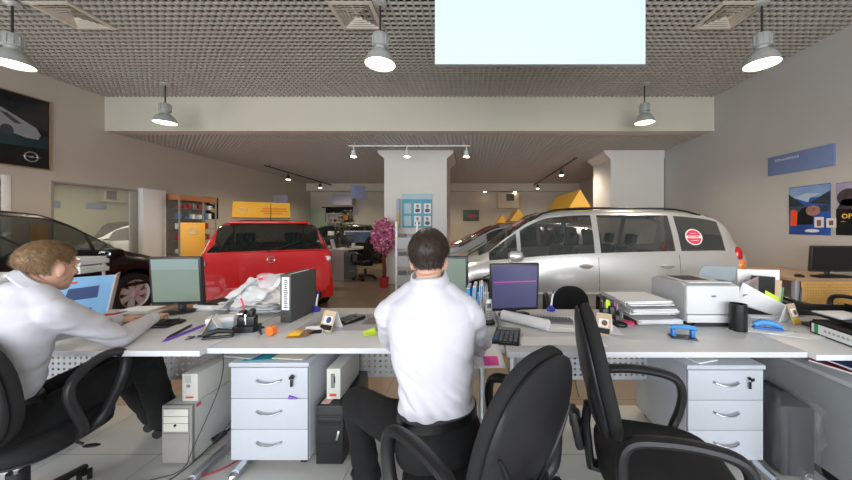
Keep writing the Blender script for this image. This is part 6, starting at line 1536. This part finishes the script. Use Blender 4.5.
p = at(358, 192, 9.5); t = thing('hanging_banner', 'slanted blue banner hanging from the low ceiling left of the pillar', 'banner', p, radians(38)); m = MB(); m.box((-.22, -.006, -.20), (.22, .006, .20), .002); m.build('sheet', mat('blue_banner', (.26, .28, .45), .6), t)
m = MB()
for x in (-.2, .2): m.cyl((x, 0, .2), (x, 0, ZL - p.z), .004, 6)
m.build('hanging_cord', STEEL, t)
p = at(279, 199, 11.0); t = thing('hanging_banner', 'lavender banner hanging behind the yellow sign of the red hatchback', 'banner', p, 0); m = MB(); m.box((-.3, -.006, -.15), (.3, .006, .15), .002); m.build('sheet', mat('lavender', (.36, .36, .46), .6), t)
m = MB()
for x in (-.25, .25): m.cyl((x, 0, .15), (x, 0, ZL - p.z), .004, 6)
m.build('hanging_cord', STEEL, t)
# dark potted plant by the reception
t = thing('potted_plant', 'dark leafy plant in a pot behind the reception desk', 'plant', (-4.3, 10.75, 0), 0)
m = MB(); m.lathe([(.001, 0), (.16, 0), (.2, .35), (.17, .35), (.001, .32)], seg=16); m.build('pot', BEZ, t)
m = MB(); m.tube([(0, 0, .3), (0, 0, 1.5)], [.02, .012], 6); m.build('stem', BRN, t)
m = MB(); rr = random.Random(8)
for k in range(420):
    a = rr.uniform(0, 2 * pi); z = rr.uniform(.7, 1.95); r = .28 * sin(pi * (z - .6) / 1.5) * rr.uniform(.2, 1) + .02; c = Vector((r * cos(a), r * sin(a), z)); d = Vector((cos(a), sin(a), rr.uniform(-.6, .6))).normalized(); u = d.orthogonal().normalized() * .022; L_ = .11
    m._new([c, c + d * L_ * .5 + u, c + d * L_, c + d * L_ * .5 - u], [(0, 1, 2, 3)], rr.choice((0, 0, 1)))
tag(m.build('leaf', [mat('dark_leaf', (.03, .06, .025), .6), mat('red_leaf', (.14, .03, .02), .6)], t, fix=False, weld=0, smooth=False), kind='stuff')
# neighbouring hall details (on its far left wall)
for (y, z, w_, lb) in ((14.1, 2.30, .75, 'blue sign on the neighbouring hall wall, right one'), (12.5, 2.30, .7, 'blue sign on the neighbouring hall wall, left one')):
    m = MB(); m.box((0, -w_ / 2, -.14), (.03, w_ / 2, .14), .003); single('wall_sign', m, mat('pale_blue_sign', (.16, .24, .42), .6), lb, 'sign', (-16.998, y, z), 0, 'blue signs in the neighbouring hall')
t = thing('wall_unit', 'air unit with dark square on the neighbouring hall wall', 'air unit', (-16.998, 14.3, 2.62), 0); m = MB(); m.box((0, -.2, -.1), (.35, .9, .5), .01); m.build('case', mat('cream_unit', (.62, .55, .36), .5), t); m = MB(); m.box((.35, -.1, .0), (.36, .3, .4)); m.build('dark_opening', BLKP, t)
# ------------------------------------------------------------------ light, camera
def area(loc, rot, sx, sy, e, col=(1, 1, 1), name='daylight'):
    d = bpy.data.lights.new(name, 'AREA'); d.shape = 'RECTANGLE'; d.size = sx; d.size_y = sy; d.energy = e; d.color = col
    o = bpy.data.objects.new(name, d); COL.objects.link(o); o.location = loc; o.rotation_euler = rot; return o
for x in (-5.5, -2.65, .25, 3.1):
    area((x, YF - .15, 1.8), (radians(90), 0, 0), 2.6, 2.9, 85, (.95, .97, 1), 'window_daylight')
area((XL - .3, 3.45, 1.3), (radians(90), 0, radians(-90)), 2.2, 1.9, 80, (.95, .98, 1), 'window_daylight')
area((-12, 10, 3.25), (0, 0, 0), 7, 10, 260, (1, .97, .8), 'neighbour_hall_light')
for x in (-5, -1, 2.7):  # fill spots added to brighten the rear hall, no fixtures hang here
    for y in (8.5, 11.5):
        d = bpy.data.lights.new('back_fill_spot', 'SPOT'); d.energy = 100; d.spot_size = radians(150); d.spot_blend = .7; d.color = (1, .86, .68); d.shadow_soft_size = .2
        o = bpy.data.objects.new('back_fill_spot', d); COL.objects.link(o); o.location = (x, y, 3.1)
w = bpy.data.worlds.new('w'); bpy.context.scene.world = w; w.use_nodes = True
bg = w.node_tree.nodes['Background']; bg.inputs[0].default_value = (.88, .93, 1, 1); bg.inputs[1].default_value = 1.2
cd = bpy.data.cameras.new('cam'); cam = bpy.data.objects.new('camera', cd); COL.objects.link(cam)
cam.location = (0, 0, EYE); cam.rotation_euler = (radians(90), 0, 0)
cd.sensor_width = 36; cd.lens = 36 * F / 852; cd.shift_x = -(CX - 426) / 852; cd.shift_y = -(240 - CY) / 852; cd.clip_start = .05
sc = bpy.context.scene; sc.camera = cam
sc.view_settings.view_transform = 'Standard'; sc.view_settings.look = 'None'; sc.view_settings.gamma = 1; sc.view_settings.exposure = 0.52
sc.view_settings.use_curve_mapping = False
try:
    sc.cycles.use_denoising = True; sc.cycles.max_bounces = 8; sc.cycles.diffuse_bounces = 4; sc.cycles.transparent_max_bounces = 16
    sc.cycles.sample_clamp_indirect = 6
except Exception: pass
